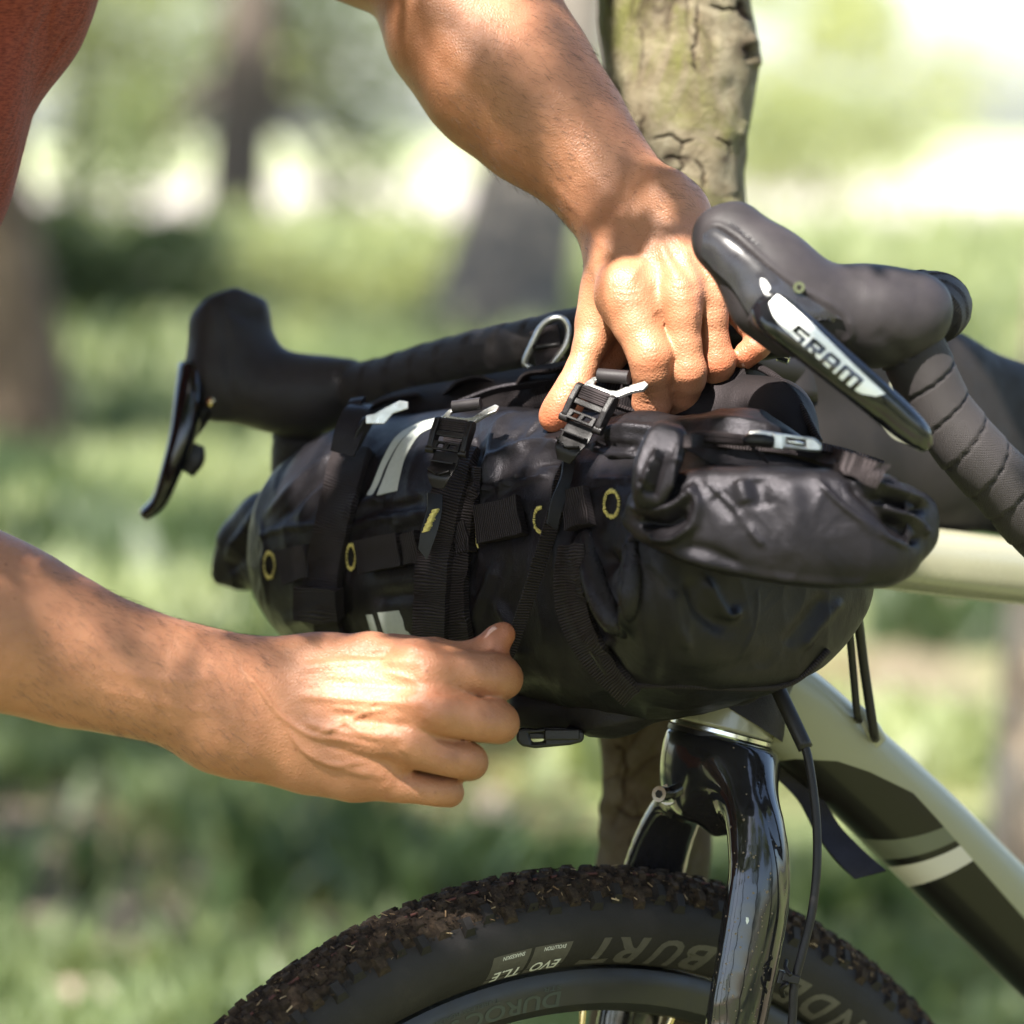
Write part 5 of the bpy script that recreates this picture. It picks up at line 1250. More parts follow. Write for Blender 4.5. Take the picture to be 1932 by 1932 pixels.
for (x, y, r_) in ((1507,541,11),):
    h, n_ = hit(BVH_, x, y)
    if h is not None:
        n_ = nrm(n_ - FW*1.2)
        es_(tube('pivot_bolt', [h - n_*.002, h + n_*.0030], PR(r_, -.18), M['steel'], bike, n=24)); es_(tube('bolt_socket', [h + n_*.0027, h + n_*.0033], PR(5, -.18), M['cable'], bike, n=6))
# embossed grip texture and word on the rubber
def emboss(s, x0, y0, x1, y1, hgt, bvh, mat, parent, lift=.0002, bold=.01, shear=0., name='lettering', thick=None, up=None):
    """word with its baseline from (x0,y0) to (x1,y1) pixels, cap height hgt pixels, laid on a surface"""
    V, F = glyphs(s, bold, shear); w_, h_ = V[:, 0].max(), V[:, 1].max(); bx = np.array([x1-x0, y1-y0], float)
    nv_ = np.array([bx[1], -bx[0]]); nv_ /= np.linalg.norm(nv_)
    if up is not None: nv_ = np.array(up, float)
    out = []; last = None
    for x, y in V:
        q = np.array([x0, y0]) + bx*x/w_ + nv_*hgt*y/h_
        h, n = hit(bvh, q[0], q[1])
        if h is None: h, n = (P(q[0], q[1], last), -FW) if last is not None else (P(q[0], q[1], -.2), -FW)
        else: last = proj(h)[2]
        out.append(h + n*lift)
    return mesh(name, out, F, mat, parent)
emboss('HYDRAULIC', 1374, 424, 1434, 470, 8, BVH_, M['hoodside'], bike, .0005, .0)
lvr = empty('brake_lever', bike)
up_ = nrm(UP*.77 + RT*.64)
V, F, uv = sweep([P(x, y, d) for x, y, d in ((1436,574,-.192),(1458,591,-.198),(1496,621,-.204),(1566,679,-.208),(1636,737,-.208),(1690,784,-.204),(1730,820,-.200),(1747,842,-.196))],
    [(PR(28,-.2),.005),(PR(40,-.2),.007),(PR(41,-.2),.0075),(PR(38,-.2),.0072),(PR(35,-.2),.007),(PR(33,-.2),.0065),(PR(27,-.2),.0058),(PR(15,-.2),.004)], n=40, per=10, up=up_, power=2.3)
blade = mesh('blade', V, F, M['leverblack'], lvr)
BVL = bvh_of(blade)
surf_patch('white_print', [(1466,556),(1482,567),(1534,613),(1579,657),(1623,700),(1670,743)], [(1451,572),(1462,600),(1486,627),(1530,665),(1610,734),(1652,748)], BVL, .0002, .0001, M['white'], lvr, 9, 8, smoothit=0)
es = .0007
BLK = {'S': [(0,.80,1,1),(0,.46,.26,1),(0,.42,1,.58),(.74,0,1,.52),(-.1,0,1,.15)],
       'R': [(0,0,.30,1),(0,.76,.95,1),(.70,.44,1,.94),(0,.38,.95,.58),(.42,0,.40,.45,'s')],
       'A': [(0,0,.28,.90),(.70,0,1,.90),(.10,.78,.90,1),(0,.34,1,.52)],
       'M': [(0,0,.19,.95),(.40,0,.60,.95),(.81,0,1,.95),(.03,.80,.97,1)]}
for ch, x0, y0, x1, y1 in (('S',1486,632,1509,652),('R',1514,656,1539,678),('A',1544,682,1569,703),('M',1574,707,1610,737)):
    V = []; F = []; bx = np.array([x1-x0, y1-y0], float); nv_ = np.array([bx[1], -bx[0]]); nv_ /= np.linalg.norm(nv_); nv_ = nv_*28 + bx/np.linalg.norm(bx)*3
    for rc in BLK[ch]:
        if len(rc) == 5: quad = [(.38,.42),(.68,.42),(1.0,0),(.66,0)]
        else: quad = [(rc[0],rc[3]),(rc[2],rc[3]),(rc[2],rc[1]),(rc[0],rc[1])]
        q = [np.array([x0, y0]) + bx*u_ + nv_*v_ for u_, v_ in quad]; b0 = len(V)
        for i in range(4):
            for j in range(4):
                pt = (q[0]*(1-i/3) + q[1]*i/3)*(1-j/3) + (q[3]*(1-i/3) + q[2]*i/3)*j/3
                h, n_ = hit(BVL, pt[0], pt[1]); V.append((h if h is not None else P(pt[0], pt[1], -.215)) + (n_ if n_ is not None else -FW)*.0009)
        for i in range(3):
            for j in range(3): F.append((b0+i*4+j, b0+i*4+j+1, b0+i*4+j+5, b0+i*4+j+4))
    mesh('lettering', V, F, M['leverblack'], lvr)
V, F, uv = sweep([P(1425,590,-.188), P(1450,612,-.19), P(1482,634,-.19)], [(PR(20),.008),(PR(24),.010),(PR(12),.006)], n=20, up=up_); mesh('pivot_housing', V, F, M['rubber'], lvr)
V, F, uv = sweep([P(1590,700,-.18), P(1640,742,-.182), P(1690,790,-.182)], [(PR(10),.003),(PR(14),.004),(PR(8),.003)], n=16, up=up_); mesh('shift_paddle', V, F, M['plastic'], lvr)
# stem and metal loop on the bar
ST = P(1430, 700, .04)
tube('stem', [P(1290,640,.015), P(1400,680,.04), P(1500,700,.07)], [.019,.017,.019], M['cable'], bike, n=28)
tube('stem_bolt', [P(1468,668,-.02), P(1490,676,-.02)], .004, M['steel'], bike, n=12)
tube('steerer_cap', [P(1500,640,.07), P(1492,760,.065)], .019, M['cable'], bike, n=28)
ring = [(1000,694,.045),(990,684,.045),(1004,650,.042),(1020,618,.04),(1040,602,.038),(1062,602,.037),(1073,622,.037),(1068,650,.037),(1050,676,.038),(1036,690,.04),(1012,697,.043)]
R_ = [P(x, y, d - .002) for x, y, d in ring]; R_.append(R_[0])
tube('metal_loop', R_, [(.0032,.002)]*len(R_), M['alu'], bag, n=10, per=6, cap=False, up=-FW)
box('loop_webbing', P(1032,652,.046), .018, .022, .004, nrm(RT+UP*.3), nrm(UP-RT*.2), FW, M['web'], bag, .001)
tube('loop_bar', [P(1006,656,.038), P(1056,650,.036)], .0016, M['plastic'], bag, n=10)
# ---------------------------------------------------------------- ground, path, plants and trees
def G(x, L):
    """ground point under photograph column x at L metres along the view"""
    return np.array([(x - 966)*KPX/D*L, L, 0.0])
def ground_mat():
    m, nt, b = nodes_of('woodland_ground')
    co = coordn(nt)
    f = noise(nt, co, .55, 5, .6, .4)
    g = noise(nt, co, 3.0, 5, .65)
    c1 = ramp(nt, g, [(.3, (.075,.060,.042)), (.55, (.12,.098,.066)), (.75, (.20,.165,.12))])
    c2 = ramp(nt, g, [(.3, (.085,.105,.040)), (.55, (.145,.165,.068)), (.75, (.20,.215,.105))])
    mx = nt.nodes.new('ShaderNodeMixRGB'); nt.links.new(ramp(nt, f, [(.40, (0,0,0)), (.50, (1,1,1))]), mx.inputs[0])
    nt.links.new(c1, mx.inputs[1]); nt.links.new(c2, mx.inputs[2])
    nt.links.new(mx.outputs[0], b.inputs['Base Color']); b.inputs['Roughness'].default_value = .95; b.inputs['Specular IOR Level'].default_value = .1
    return m
V = [(-300,-60,0),(300,-60,0),(300,500,0),(-300,500,0)]
o = mesh('ground', V, [(0,1,2,3)], ground_mat(), smooth=False); tag(o, kind='structure')
n = 60; V = []; F = []
for i in range(n+1):
    x = -60 + 120*i/n; V += [(x, 42 + 2.2*math.sin(x*.33) + 1.5*math.sin(x*.81) + 1.0*math.sin(x*1.9), .004), (x, 84 + 5*math.sin(x*.21+1), .004)]
for i in range(n): F.append((2*i, 2*i+2, 2*i+3, 2*i+1))
o = mesh('gravel_path', V, F, simple('pale_gravel', (.30,.265,.235), .9, var=.12, vscale=1.2), smooth=False); tag(o, kind='structure')
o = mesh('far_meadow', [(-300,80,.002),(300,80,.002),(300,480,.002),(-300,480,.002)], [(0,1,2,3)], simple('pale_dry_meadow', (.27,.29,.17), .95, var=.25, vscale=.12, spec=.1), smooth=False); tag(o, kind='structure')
def leaf_mat(name, c, trans=.35):
    m, nt, b = nodes_of(name)
    co = coordn(nt)
    f = noise(nt, co, 3.0, 4, .7)
    nt.links.new(ramp(nt, f, [(.3, tuple(v*.6 for v in c)), (.7, tuple(v*1.35 for v in c))]), b.inputs['Base Color'])
    b.inputs['Roughness'].default_value = .5; b.inputs['Specular IOR Level'].default_value = .35
    tr = nt.nodes.new('ShaderNodeBsdfTranslucent'); tr.inputs[0].default_value = (c[0]*2.6, c[1]*2.4, c[2]*1.2, 1)
    ad = nt.nodes.new('ShaderNodeMixShader'); ad.inputs[0].default_value = trans
    nt.links.new(b.outputs[0], ad.inputs[1]); nt.links.new(tr.outputs[0], ad.inputs[2])
    nt.links.new(ad.outputs[0], nt.nodes['Material Output'].inputs[0]); return m
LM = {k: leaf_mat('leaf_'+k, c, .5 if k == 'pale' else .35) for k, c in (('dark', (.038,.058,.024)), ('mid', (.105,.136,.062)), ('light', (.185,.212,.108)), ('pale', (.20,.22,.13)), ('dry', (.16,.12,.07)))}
def leaves(name, pts, size, mat, parent=None, seed=1, kind=None, droop=.3):
    """pointed leaf blades (two bent quads each) at the given points"""
    r = np.random.RandomState(seed); pts = np.asarray(pts); n = len(pts)
    a = r.normal(size=(n, 3)); a[:, 2] *= .5; a /= np.linalg.norm(a, axis=1)[:, None]
    b_ = r.normal(size=(n, 3)); b_[:, 2] += droop; b_ = np.cross(a, b_); b_ /= np.linalg.norm(b_, axis=1)[:, None]
    nn = np.cross(a, b_); s = size*r.uniform(.6, 1.25, n)[:, None]
    v0 = pts - a*s*.5; v1 = pts - b_*s*.30 - a*s*.02 + nn*s*.08; v2 = pts + a*s*.5; v3 = pts + b_*s*.30 - a*s*.02 + nn*s*.08
    V = np.stack([v0, v1, v2, v3], 1).reshape(-1, 3)
    F = np.arange(n*4).reshape(-1, 4)
    F = np.vstack([F[:, [0,1,2]], F[:, [0,2,3]]])
    o = mesh(name, V, F, mat, parent, smooth=False)
    if kind: o['kind'] = kind
    return o
def blob(c, r, n, seed=0, sq=(1,1,1), shell=.5):
    q = np.random.RandomState(seed); v = q.normal(size=(n, 3)); v /= np.linalg.norm(v, axis=1)[:, None]
    rr = r*(shell + (1-shell)*q.uniform(0, 1, n)**.6)
    return np.asarray(c) + v*rr[:, None]*np.array(sq)
def bark_mat(name, c0, c1, c2, scale=1.0, moss=None):
    m, nt, b = nodes_of(name); co = coordn(nt)
    f = noise(nt, co, 16*scale, 8, .7, .5)
    col = ramp(nt, f, [(.3, c0), (.5, c1), (.72, c2)])
    if moss:
        mx = nt.nodes.new('ShaderNodeMixRGB'); nt.links.new(ramp(nt, noise(nt, co, 9*scale, 6, .65, .3), [(.50, (0,0,0)), (.62, (.85,.85,.85))]), mx.inputs[0])
        nt.links.new(col, mx.inputs[1]); mx.inputs[2].default_value = (*moss, 1); col = mx.outputs[0]
    nt.links.new(col, b.inputs['Base Color']); b.inputs['Roughness'].default_value = .85; b.inputs['Specular IOR Level'].default_value = .2
    n0 = bumpn(nt, noise(nt, co, 120*scale, 6, .7), .5, .002/scale)
    nt.links.new(bumpn(nt, noise(nt, co, 30*scale, 6, .7, .4), .7, .006/scale, n0), b.inputs['Normal']); return m
def trunk_mesh(name, pts, rad, mat, parent, n=28, per=8, rough=.06, seed=0.0, fine=False):
    V, F, uv = sweep(pts, rad, n=n, per=per); V = np.array(V)
    m = len(uv)//n; C = np.repeat(V.reshape(m, n, 3).mean(1), n, axis=0)
    dv = V - C; L = np.linalg.norm(dv, axis=1)
    for i in range(len(V)):
        h = vnoise(V[i], 1.2/rad0(rad)*.35, seed)*.9 + vnoise(V[i], 3/rad0(rad)*.35, seed)*.5
        V[i] = V[i] + dv[i]/max(L[i], 1e-6) * L[i]*h*rough*2
    return mesh(name, V, F, mat, parent, uv=uv)
def rad0(r): return r if np.isscalar(r) else (max(r) if not isinstance(r[0], tuple) else r[0][0])

# the young tree the bicycle leans on
yt = empty('young_tree', None, 'young tree with cracked mossy bark right behind the bicycle handlebar', 'tree')
def young_bark():
    m, nt, b = nodes_of('cracked_bark'); co = coordn(nt)
    f = noise(nt, co, 38, 8, .7, .6)
    base = ramp(nt, f, [(.28, (.045,.032,.020)), (.42, (.125,.100,.062)), (.60, (.215,.185,.125)), (.8, (.33,.295,.22))])
    mx = nt.nodes.new('ShaderNodeMixRGB'); nt.links.new(ramp(nt, noise(nt, co, 15, 6, .7, .6), [(.47, (0,0,0)), (.60, (.8,.8,.8))]), mx.inputs[0])
    nt.links.new(base, mx.inputs[1]); mx.inputs[2].default_value = (.105, .108, .026, 1)
    lo = nt.nodes.new('ShaderNodeMixRGB'); at = nt.nodes.new('ShaderNodeAttribute'); at.attribute_name = 'crack'
    nt.links.new(at.outputs['Fac'], lo.inputs[0]); nt.links.new(mx.outputs[0], lo.inputs[1]); lo.inputs[2].default_value = (.030,.018,.012,1)
    dk = nt.nodes.new('ShaderNodeMixRGB'); a2 = nt.nodes.new('ShaderNodeAttribute'); a2.attribute_name = 'brown'
    nt.links.new(a2.outputs['Fac'], dk.inputs[0]); nt.links.new(lo.outputs[0], dk.inputs[1]); dk.inputs[2].default_value = (.075,.045,.022,1)
    nt.links.new(dk.outputs[0], b.inputs['Base Color']); b.inputs['Roughness'].default_value = .85; b.inputs['Specular IOR Level'].default_value = .2
    n0 = bumpn(nt, noise(nt, co, 320, 6, .7), .5, .0015); nt.links.new(bumpn(nt, noise(nt, co, 75, 7, .75, .5), .8, .005, n0), b.inputs['Normal']); return m
tr = [(1262,2560,.18,170),(1240,2050,.18,135),(1236,1700,.18,112),(1244,1400,.18,104),(1262,1000,.18,128),(1268,700,.18,138),(1266,400,.18,142),(1272,240,.18,148),(1284,110,.18,152),(1274,0,.18,148),(1268,-150,.18,146),(1280,-700,.20,120)]
V, F, uv = sweep([P(x, y, .18) for x, y, d, r in tr], [PR(r, .18) for x, y, d, r in tr], n=220, per=60); V = np.array(V)
m_ = len(uv)//220; C = np.repeat(V.reshape(m_, 220, 3).mean(1), 220, axis=0); dv = V - C; L_ = np.linalg.norm(dv, axis=1)
GRV = []
for i in range(len(V)):
    p = V[i]; h = vnoise(p, 7, 3)*.0045 + vnoise(p, 22, 1)*.0028 + vnoise(p, 60, 5)*.0012 + (abs(vnoise((p[0], p[1], p[2]*.45), 38, 8))-.2)*.0016
    vd_ = mnoise.voronoi(Vector((p[0]*42 + vnoise(p, 30)*.8, p[1]*42, p[2]*24 + vnoise(p, 26, 4)*.8)))[0]
    gk = max(0., 1 - (vd_[1]-vd_[0])/.13) * max(0., min(1., (vnoise(p, 9, 12) + .12)*4)); GRV.append(gk)
    V[i] = p + dv[i]/max(L_[i], 1e-6)*(h - gk*.0016)
Fq = np.array([f for f in F if len(f) == 4])
CR = [([(1213,215),(1206,250),(1208,300),(1222,330),(1226,380),(1224,430)], 3.2, -3.2), ([(1318,0),(1314,60),(1308,110),(1318,140)], 3, -2.6), ([(1340,10),(1380,18),(1404,8)], 3.5, -3), ([(1395,0),(1404,26),(1424,38)], 6, -4),
      ([(1230,262),(1262,258),(1288,270),(1310,262)], 3, -2.6), ([(1288,270),(1282,290),(1296,300)], 2.6, -2), ([(1250,300),(1276,296),(1286,316),(1262,330),(1268,350)], 3.2, -2.8), ([(1310,300),(1330,330),(1326,360)], 2.6, -2.2),
      ([(1350,262),(1372,270),(1378,300)], 2.4, -1.6), ([(1200,30),(1212,90),(1204,150)], 2.5, -1.2), ([(1290,330),(1300,370),(1294,420)], 2.8, -2.2), ([(1180,470),(1190,540)], 3, -2),
      ([(1160,1400),(1180,1440),(1172,1520)], 4, -2.5), ([(1150,1520),(1200,1540),(1250,1530)], 4, -2.5), ([(1190,1580),(1200,1640)], 4, -2.5), ([(1408,70),(1432,92),(1420,130)], 14, 7), ([(1404,86),(1414,100),(1410,118)], 6, -4), ([(1412,230),(1400,260)], 10, 3), ([(1140,1500),(1134,1560),(1140,1600)], 8, 3)]
CR2 = []
for pl, sg_, amp in CR:
    if sg_ < 5:
        q = catmull(np.array(pl, float), 5); q[1:-1] += RS.normal(size=(len(q)-2, 2))*2.0; CR2.append((q.tolist(), sg_*.62, amp*1.1))
    else: CR2.append((pl, sg_, amp))
Vt = relief(V, Fq, CR2, .02, .5)
trk = mesh('trunk', Vt, F, young_bark(), yt, uv=uv)
mv = np.linalg.norm(Vt - V, axis=1); sgn_ = ((Vt - V)*dv).sum(1) < 0
px, py, pd = proj(Vt)
crk = np.maximum(np.clip(mv*sgn_/.0014, 0, 1), np.array(GRV)**1.5*.75)
for (x, y, r) in ((1404,92,16),(1398,14,12),(1296,300,10),(1262,296,12),(1368,300,8),(1376,268,7)):
    crk = np.maximum(crk, .85*np.exp(-((px-x)**2 + (py-y)**2)/(r*r)) * (pd < .18))
a_ = trk.data.attributes.new('crack', 'FLOAT', 'POINT'); a_.data.foreach_set('value', crk)
brn = np.clip((py - 700)/500, 0, 1)*.62
a_ = trk.data.attributes.new('brown', 'FLOAT', 'POINT'); a_.data.foreach_set('value', brn)
TT = P(1280, -700, .20)
limb_ends = []
bk = bark_mat('limb_bark', (.10,.08,.05), (.2,.17,.12), (.32,.28,.2))
def limb(pts, r0, r1, parent=yt):
    tube('limb', pts, list(np.linspace(r0, r1, len(pts))), bk, parent, n=14)
def dapple_leaves(seed=5, cell=.0135, reps=4):
    """unseen leaves added between the sun and the bicycle, gaps shaped to place the sunlight"""
    lit = [(1205,640,115,150),(1320,640,110,130),(1080,745,55,60),(1235,545,110,35),(1440,650,40,40),(1450,520,130,110),(1600,590,200,70),(1600,700,150,100),(1760,780,130,110),(1420,945,150,60),(1560,960,140,70),(1480,835,80,18),
           (700,1288,52,14),(575,880,55,42),(1030,845,50,30),(1170,835,60,22),(1800,1040,70,40),(1900,1060,60,50),(1725,810,60,40),(960,790,70,25),(1290,85,120,90),(1345,260,52,110),(850,800,40,30)]
    r = np.random.RandomState(seed); u = nrm(np.cross(SUN_DIR, [0,0,1])); v = np.cross(u, SUN_DIR); c0 = P(966, 1000, -.03)
    subj = [o for o in bpy.data.objects if o.type == 'MESH' and (o.parent in (bag, bike, person, yt)) and o.name.split('.')[0] in ('body','bag_body','rolled_near_end','folded_flap','top_fold','brake_hood','drop_tape','bar_tape','down_tube','top_tube','top_tube_cover','trunk','harness_pad')]
    B = bvh_of(*subj); H = []
    for x, y, rx, ry in lit:
        for a in np.arange(-1, 1.01, .12):
            for b_ in np.arange(-1, 1.01, .12):
                if a*a + b_*b_ > 1: continue
                h, n = hit(B, x + a*rx, y + b_*ry)
                if h is not None: q = h - c0; H.append((q@u, q@v))
    H = np.array(H); global HOLES; HOLES = H
    SF = []
    for x, y, rx, ry in ((170,1230,240,110),(470,1320,160,110),(700,1360,190,150),(900,120,170,170),(1060,270,150,130),(1140,340,60,40)):
        for a in np.arange(-1, 1.01, .15):
            for b_ in np.arange(-1, 1.01, .15):
                if a*a + b_*b_ > 1: continue
                h, n = hit(B, x + a*rx, y + b_*ry)
                if h is not None: q = h - c0; SF.append((q@u, q@v))
    SF = np.array(SF)
    gu = np.arange(-.62, .74, cell); gv = np.arange(-.66, .66, cell)
    Q = np.stack(np.meshgrid(gu, gv), -1).reshape(-1, 2); Q = np.vstack([Q]*reps) + r.uniform(-.5, .5, (len(Q)*reps, 2))*cell
    dmin = np.full(len(Q), 9.)
    for i in range(0, len(Q), 2000): dmin[i:i+2000] = np.sqrt(((Q[i:i+2000, None] - H[None])**2).sum(2)).min(1)
    Q = Q[dmin > .0165]
    ds = np.full(len(Q), 9.)
    for i in range(0, len(Q), 2000): ds[i:i+2000] = np.sqrt(((Q[i:i+2000, None] - SF[None])**2).sum(2)).min(1)
    soft = ds < .022; kp = ~soft | (r.uniform(0, 1, len(Q)) < .38); Q = Q[kp]; soft = soft[kp]
    t = np.where(soft, r.uniform(3.0, 3.9, len(Q)), r.uniform(.95, 1.5, len(Q)))
    p = c0 + np.outer(Q[:, 0], u) + np.outer(Q[:, 1], v) + np.outer(t, SUN_DIR)
    x2, y2, z2 = proj(p); return p[~((y2 > -60) & (y2 < 1990) & (z2 > -D+.1))]
DL = dapple_leaves()
cen = DL.mean(0)
A0 = TT + np.array([-.02,0,.75]); A1 = TT + np.array([0,0,1.0]) + SUN_DIR*.5; A2 = TT + np.array([0,0,.95]) + SUN_DIR*1.05
limb([TT, A0, A1, A2], .030, .006)
limb([TT, TT + np.array([-.3,.2,.5]), TT + np.array([-.8,.5,1.1])], .032, .008); limb([TT, TT + np.array([.1,.2,.8]), TT + np.array([.0,.3,1.9])], .035, .008); limb([TT + np.array([.06,.1,.4]), TT + np.array([.6,.5,1.0])], .02, .006)
rr = np.random.RandomState(3); u_s = nrm(np.cross(SUN_DIR, [0,0,1])); v_s = np.cross(u_s, SUN_DIR); c0_ = P(966, 1000, -.03); nt_ = 0
for i in range(4000):
    b_ = DL[rr.randint(len(DL))]; a = A1 + (A2-A1)*rr.uniform(0, 1); sg3 = np.array([a + (b_-a)*k/12 for k in range(13)]) - c0_
    q2 = np.stack([sg3@u_s, sg3@v_s], 1); dm = np.sqrt(((q2[:, None] - HOLES[None])**2).sum(2)).min()
    if dm < .012: continue
    tube('twig', [a, (a+b_)/2 + [0,0,.01], b_], [.004,.003,.0015], bk, yt, n=6); nt_ += 1
    if nt_ > 28: break
leaves('foliage', DL, .036, LM['mid'], yt, 4)  # added leaf screen out of view, hung on this tree to shade the bicycle
UPc = np.vstack([blob(TT + np.array(o_), .55, 1500, i, (1,1,.7), .3) for i, o_ in enumerate([(-.8,.5,1.2),(0,.3,2.0),(.6,.6,1.1),(-.2,.9,1.5)])])
leaves('foliage', UPc, .07, LM['mid'], yt, 9)

# woodland behind
def tree(name, label, base, top, r0, r1, crowns, mat, barkm, lean_mid=None, group=None, leaf=.12, seed=0, dens=900):
    t = empty(name, None, label, 'tree', group)
    base = np.asarray(base); top = np.asarray(top); mid = (base + top)/2 + (lean_mid if lean_mid is not None else 0)
    q = base*.9 + mid*.1
    tr = trunk_mesh('trunk', [base - [0,0,.1], q, mid, top], [r0*1.55, r0*1.1, (r0+r1)/2, r1], barkm, t, n=20, per=8, rough=.08, seed=seed)
    pts = []
    for i, (c, r) in enumerate(crowns):
        c = np.asarray(c); pts.append(blob(c, r, max(60, int(dens*r*r)), seed*31+i, (1,.9,.75), .25))
        a = base + (top-base)*min(.95, max(.35, (c[2]-.4)/max(.1, top[2])))
        tube('limb', [a, (a+c)/2 + [0,0,.1*r], c], [r1*.6, r1*.35, r1*.12], barkm, t, n=8)
    for k in range(2 if name != 'wood_tree' else 0): pts.append(blob(base + SUN_DIR*(3.4 + 1.2*k) + [0,0,.3], 1.15, 1500, seed*77+k, (1.2,1,.5), .1))  # extra leaves out of view, added sunward to shade the trunk
    leaves('crown', np.vstack(pts), leaf, mat, t, seed)
    return t
bdark = bark_mat('dark_bark', (.03,.024,.019), (.060,.048,.038), (.10,.08,.064), .4)
bbrown = bark_mat('brown_bark', (.04,.028,.018), (.11,.078,.050), (.20,.15,.10), .4)
bgrey = bark_mat('grey_bark', (.04,.035,.028), (.080,.070,.056), (.13,.115,.095), .4)
bpale = bark_mat('pale_bark', (.10,.062,.035), (.36,.28,.20), (.55,.46,.37), .35)
def at(x, y, L):
    """point seen at pixel (x, y), L metres along the view"""
    return P(x, y, L - D)
tree('leaning_tree', 'dark leaning tree trunk with green leaves beside it, upper left', G(436,40), at(520,-420,40), .36, .26, [(at(660,150,42.5),1.0),(at(700,300,42),.8),(at(570,40,43),.7),(at(650,420,42),.8),(at(330,180,42),.8),(at(260,300,42),.7),(at(420,90,42),.6),(at(450,-150,42),2.0),(at(760,-120,42),1.8)], LM['mid'], bdark, leaf=.20, seed=1, dens=420)
tree('grey_tree', 'broad grey tree trunk behind the forearm', G(925,19), at(1120,-300,21.5), .34, .25, [(at(1150,-420,21),1.2),(at(950,-350,21),1.0)], LM['mid'], bgrey, seed=2, lean_mid=np.array([.02,0,0]))
tree('brown_tree', 'brown tree trunk at the left edge beyond the person', G(55,12.8), at(-90,-200,12.6), .165, .12, [(at(-160,-320,12.5),.9),(at(-300,-150,12.5),.8)], LM['mid'], bbrown, seed=3)
tree('pale_tree', 'pale flaking tree trunk at the right edge below the frame tube', G(1950,4.9), at(2090,-500,5.2), .058, .05, [(at(2160,-800,5.2),.6),(at(2400,-500,5.2),.5)], LM['mid'], bpale, seed=4, leaf=.07)
tree('thin_tree', 'thin grey tree trunk beside the shirt with leafy twigs', G(150,30), at(140,-250,30), .085, .07, [(at(190,110,30),.75),(at(215,260,29.6),.65),(at(150,390,29.4),.5),(at(270,30,30),.7),(at(130,-100,30),1.2)] + [(G(x_, L_) + SUN_DIR*(4.4 + .5*(k_ % 2)) + [0,0,.2], 1.25) for k_, (x_, L_) in enumerate([(190,20),(320,24),(60,19)])], LM['light'], bgrey, seed=5, leaf=.15, dens=520)  # the sunward crowns, out of view, are added to shade the bushes
# bushes
def bush(label, x, L, w_, h, mat, n, seed, leaf=.09, grp='bushes at the far edge of the clearing'):
    c = G(x, L); o = empty('bush', None, label, 'bush', grp)
    r = np.random.RandomState(seed); pts = []
    for i in range(9):
        cc = c + np.array([r.uniform(-.5,.5)*w_, r.uniform(-.3,.3)*w_, h*r.uniform(.25,.7)]); pts.append(blob(cc, h*r.uniform(.28,.5), n//9, seed*7+i, (1.3,1,.9), .35))
        tube('stem', [c, (c+cc)/2, cc], [.02,.012,.006], bdark, o, n=6)
    leaves('foliage', np.vstack(pts), leaf, mat, o, seed)
    return o
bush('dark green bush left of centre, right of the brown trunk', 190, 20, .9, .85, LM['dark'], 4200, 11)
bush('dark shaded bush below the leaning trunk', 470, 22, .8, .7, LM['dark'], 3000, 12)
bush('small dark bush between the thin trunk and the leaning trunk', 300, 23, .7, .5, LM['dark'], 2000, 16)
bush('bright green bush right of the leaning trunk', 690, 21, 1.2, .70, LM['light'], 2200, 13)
bush('small mid green bush in front of the broad grey trunk', 860, 26, 1.2, .5, LM['mid'], 1600, 14)
bush('round pale green bush far off on the right', 1530, 60, 3.0, 2.2, LM['light'], 2200, 15, .22)
# far edge of the wood: one mass
r = np.random.RandomState(21); pts = []
for i in range(44):
    x = r.uniform(-26, 16); L = r.uniform(100, 135); z = r.uniform(.5, 10); pts.append(blob((x, L, z), r.uniform(.9, 2.2), 170, 100+i, (1.2,1,.9), .2))
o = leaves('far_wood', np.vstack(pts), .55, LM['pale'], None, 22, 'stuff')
SOIL = [(240,5.3,.15,.35), (60,5.9,.10,.35), (560,5.05,.09,.16)]
DRY = [(925,6.05,.035,.16), (140,4.72,.10,.07), (470,7.2,.06,.25), (1400,7.4,.05,.3), (1130,5.2,.05,.1), (620,9.5,.12,.5), (1750,9.0,.10,.5)]
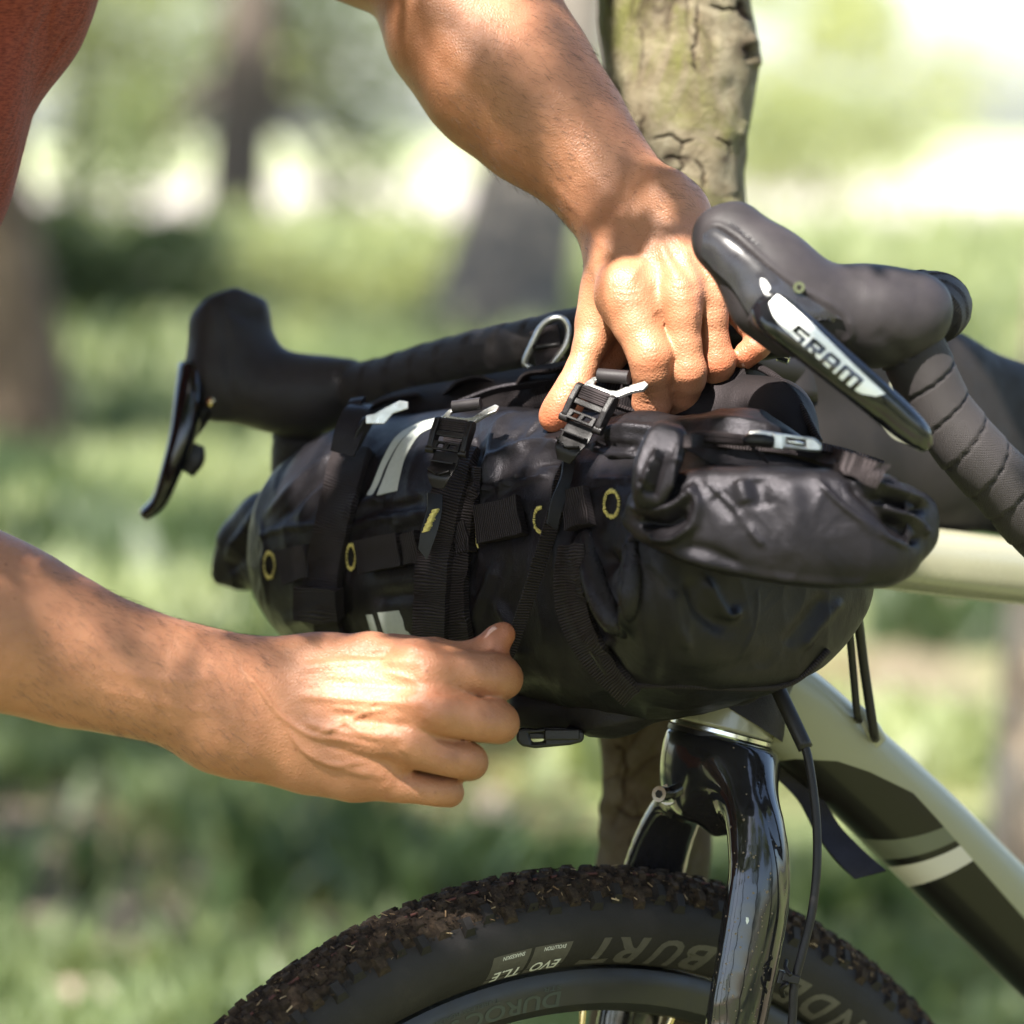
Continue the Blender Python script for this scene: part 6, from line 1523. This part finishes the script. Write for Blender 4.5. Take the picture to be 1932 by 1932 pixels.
# grass, weeds and litter in the clearing
def clumps(name, n, L0, L1, size, mat, seed, up=1.0, patch=None, w_=1.0):
    r = np.random.RandomState(seed); L = L0*(L1/L0)**r.uniform(0, 1, n); x = r.uniform(-.17, .17, n)*L*w_
    keep = np.ones(n, bool)
    if patch is not None:
        v = np.array([mnoise.noise(Vector((a*patch[0], b*patch[0], patch[1]))) for a, b in zip(x, L)]); keep = v > patch[2]
    if 'litter' not in name:
        for (sx, sL, sw_, sh_) in SOIL + DRY:
            g = G(sx, sL); keep &= ~((((x-g[0])/(sw_*1.25))**2 + ((L-g[1])/(sh_*1.25))**2 < 1) & (r.uniform(0, 1, n) < .93))
    x, L = x[keep], L[keep]; n = len(x); s = size*r.uniform(.5, 1.3, n)*(.6 + L/14)
    a = r.uniform(0, 2*math.pi, n); dx, dy = np.cos(a)*s*.16, np.sin(a)*s*.16; ln = r.normal(size=(n, 2))*.35
    b0 = np.stack([x-dx, L-dy, np.zeros(n)], 1); b1 = np.stack([x+dx, L+dy, np.zeros(n)], 1)
    t1 = np.stack([x+dx*.8+ln[:,0]*s*.5, L+dy*.8+ln[:,1]*s*.5, s*up*.6], 1); t0 = np.stack([x-dx*.8+ln[:,0]*s*.5, L-dy*.8+ln[:,1]*s*.5, s*up*.6], 1)
    tp = np.stack([x+ln[:,0]*s, L+ln[:,1]*s, s*up], 1)
    V = np.stack([b0, b1, t1, t0, tp], 1).reshape(-1, 3); k = np.arange(n)*5
    F = [np.stack([k, k+1, k+2], 1), np.stack([k, k+2, k+3], 1), np.stack([k+3, k+2, k+4], 1)]
    o = mesh(name, V, np.vstack(F), mat, None, smooth=False); tag(o, kind='stuff'); return o
clumps('grass', 64000, 4.2, 40, .070, LM['mid'], 31, patch=(.55, 1.0, -.12))
clumps('bright_weeds', 24000, 6.2, 40, .12, LM['light'], 32, patch=(.8, 4.0, .05))
clumps('dark_undergrowth', 16000, 5, 22, .13, LM['dark'], 33, patch=(.9, 8.0, .12))
clumps('dry_leaf_litter', 26000, 4.2, 22, .05, LM['dry'], 34, .35, patch=(.5, 2.0, -.05))

def soil(name, x, L, w_, h, seed, mat):
    c = G(x, L); n = 48; z_ = .006 + .0009*len([o for o in bpy.data.objects if 'soil' in o.name or 'earth' in o.name]); V = [c + [0,0,z_]]
    for i in range(n):
        a = 2*math.pi*i/n; k = 1 + .55*mnoise.noise(Vector((math.cos(a)*1.3, math.sin(a)*1.3, seed))) + .2*mnoise.noise(Vector((math.cos(a)*4, math.sin(a)*4, seed)))
        V.append(c + np.array([math.cos(a)*w_*k, math.sin(a)*h*k, z_]))
    o = mesh(name, V, [(0, 1+i, 1+(i+1) % n) for i in range(n)], mat, smooth=False); tag(o, kind='structure')
MS = simple('dark_soil', (.085,.072,.052), .95, var=.5, vscale=5, spec=.1); ML = simple('light_soil', (.26,.20,.165), .95, var=.2, vscale=4, spec=.1)
for i, a in enumerate(SOIL): soil('bare_soil', *a, i*3.1, MS)
for i, a in enumerate(DRY): soil('dry_earth_patch', *a, 50+i*2.3, ML)

tree('shade_tree', 'unseen leafy tree added left of the clearing to shade the bare ground', np.array([-2.3,4.0,0]), np.array([-2.0,4.1,4.6]), .12, .07, [((-1.6,3.6,3.5),.8),((-1.9,4.4,3.7),.8),((-1.3,3.3,3.6),.6),((-1.5,4.2,3.9),.7),((-2.3,3.2,3.8),.8)], LM['mid'], bgrey, seed=8, leaf=.10, dens=750)  # stands out of view, added only for the shade it casts

# the wood on the photographer's side, seen only as reflections in the gloss paint
for i, (x, y, h, lb) in enumerate([(-5.5,-2.5,6.5,'tall grey tree behind the photographer, farthest left'), (-3.2,-6.0,7,'slim dark tree behind the photographer, left of the gap'), (.6,-7.0,7,'dark tree straight behind the photographer'), (3.6,-4.2,6.5,'tall tree behind the photographer on the right'), (6.0,-.5,6.5,'broad tree to the right of the photographer'), (-6.0,1.6,6.0,'tree standing left of the person')]):
    b0 = np.array([x, y, 0.]); t0 = b0 + [.2, .1, h*.7]
    rr2 = np.random.RandomState(60+i)
    tree('wood_tree', lb, b0, t0, .17, .10, [(t0 + rr2.normal(size=3)*[1.0,1.0,.7] + [0,0,.3], 1.25) for k in range(5)] + [(b0 + [rr2.normal()*.8, rr2.normal()*.8, 1.4], .8)], LM['mid'], bdark, seed=60+i, leaf=.24, dens=260, group='trees on the photographer\'s side')
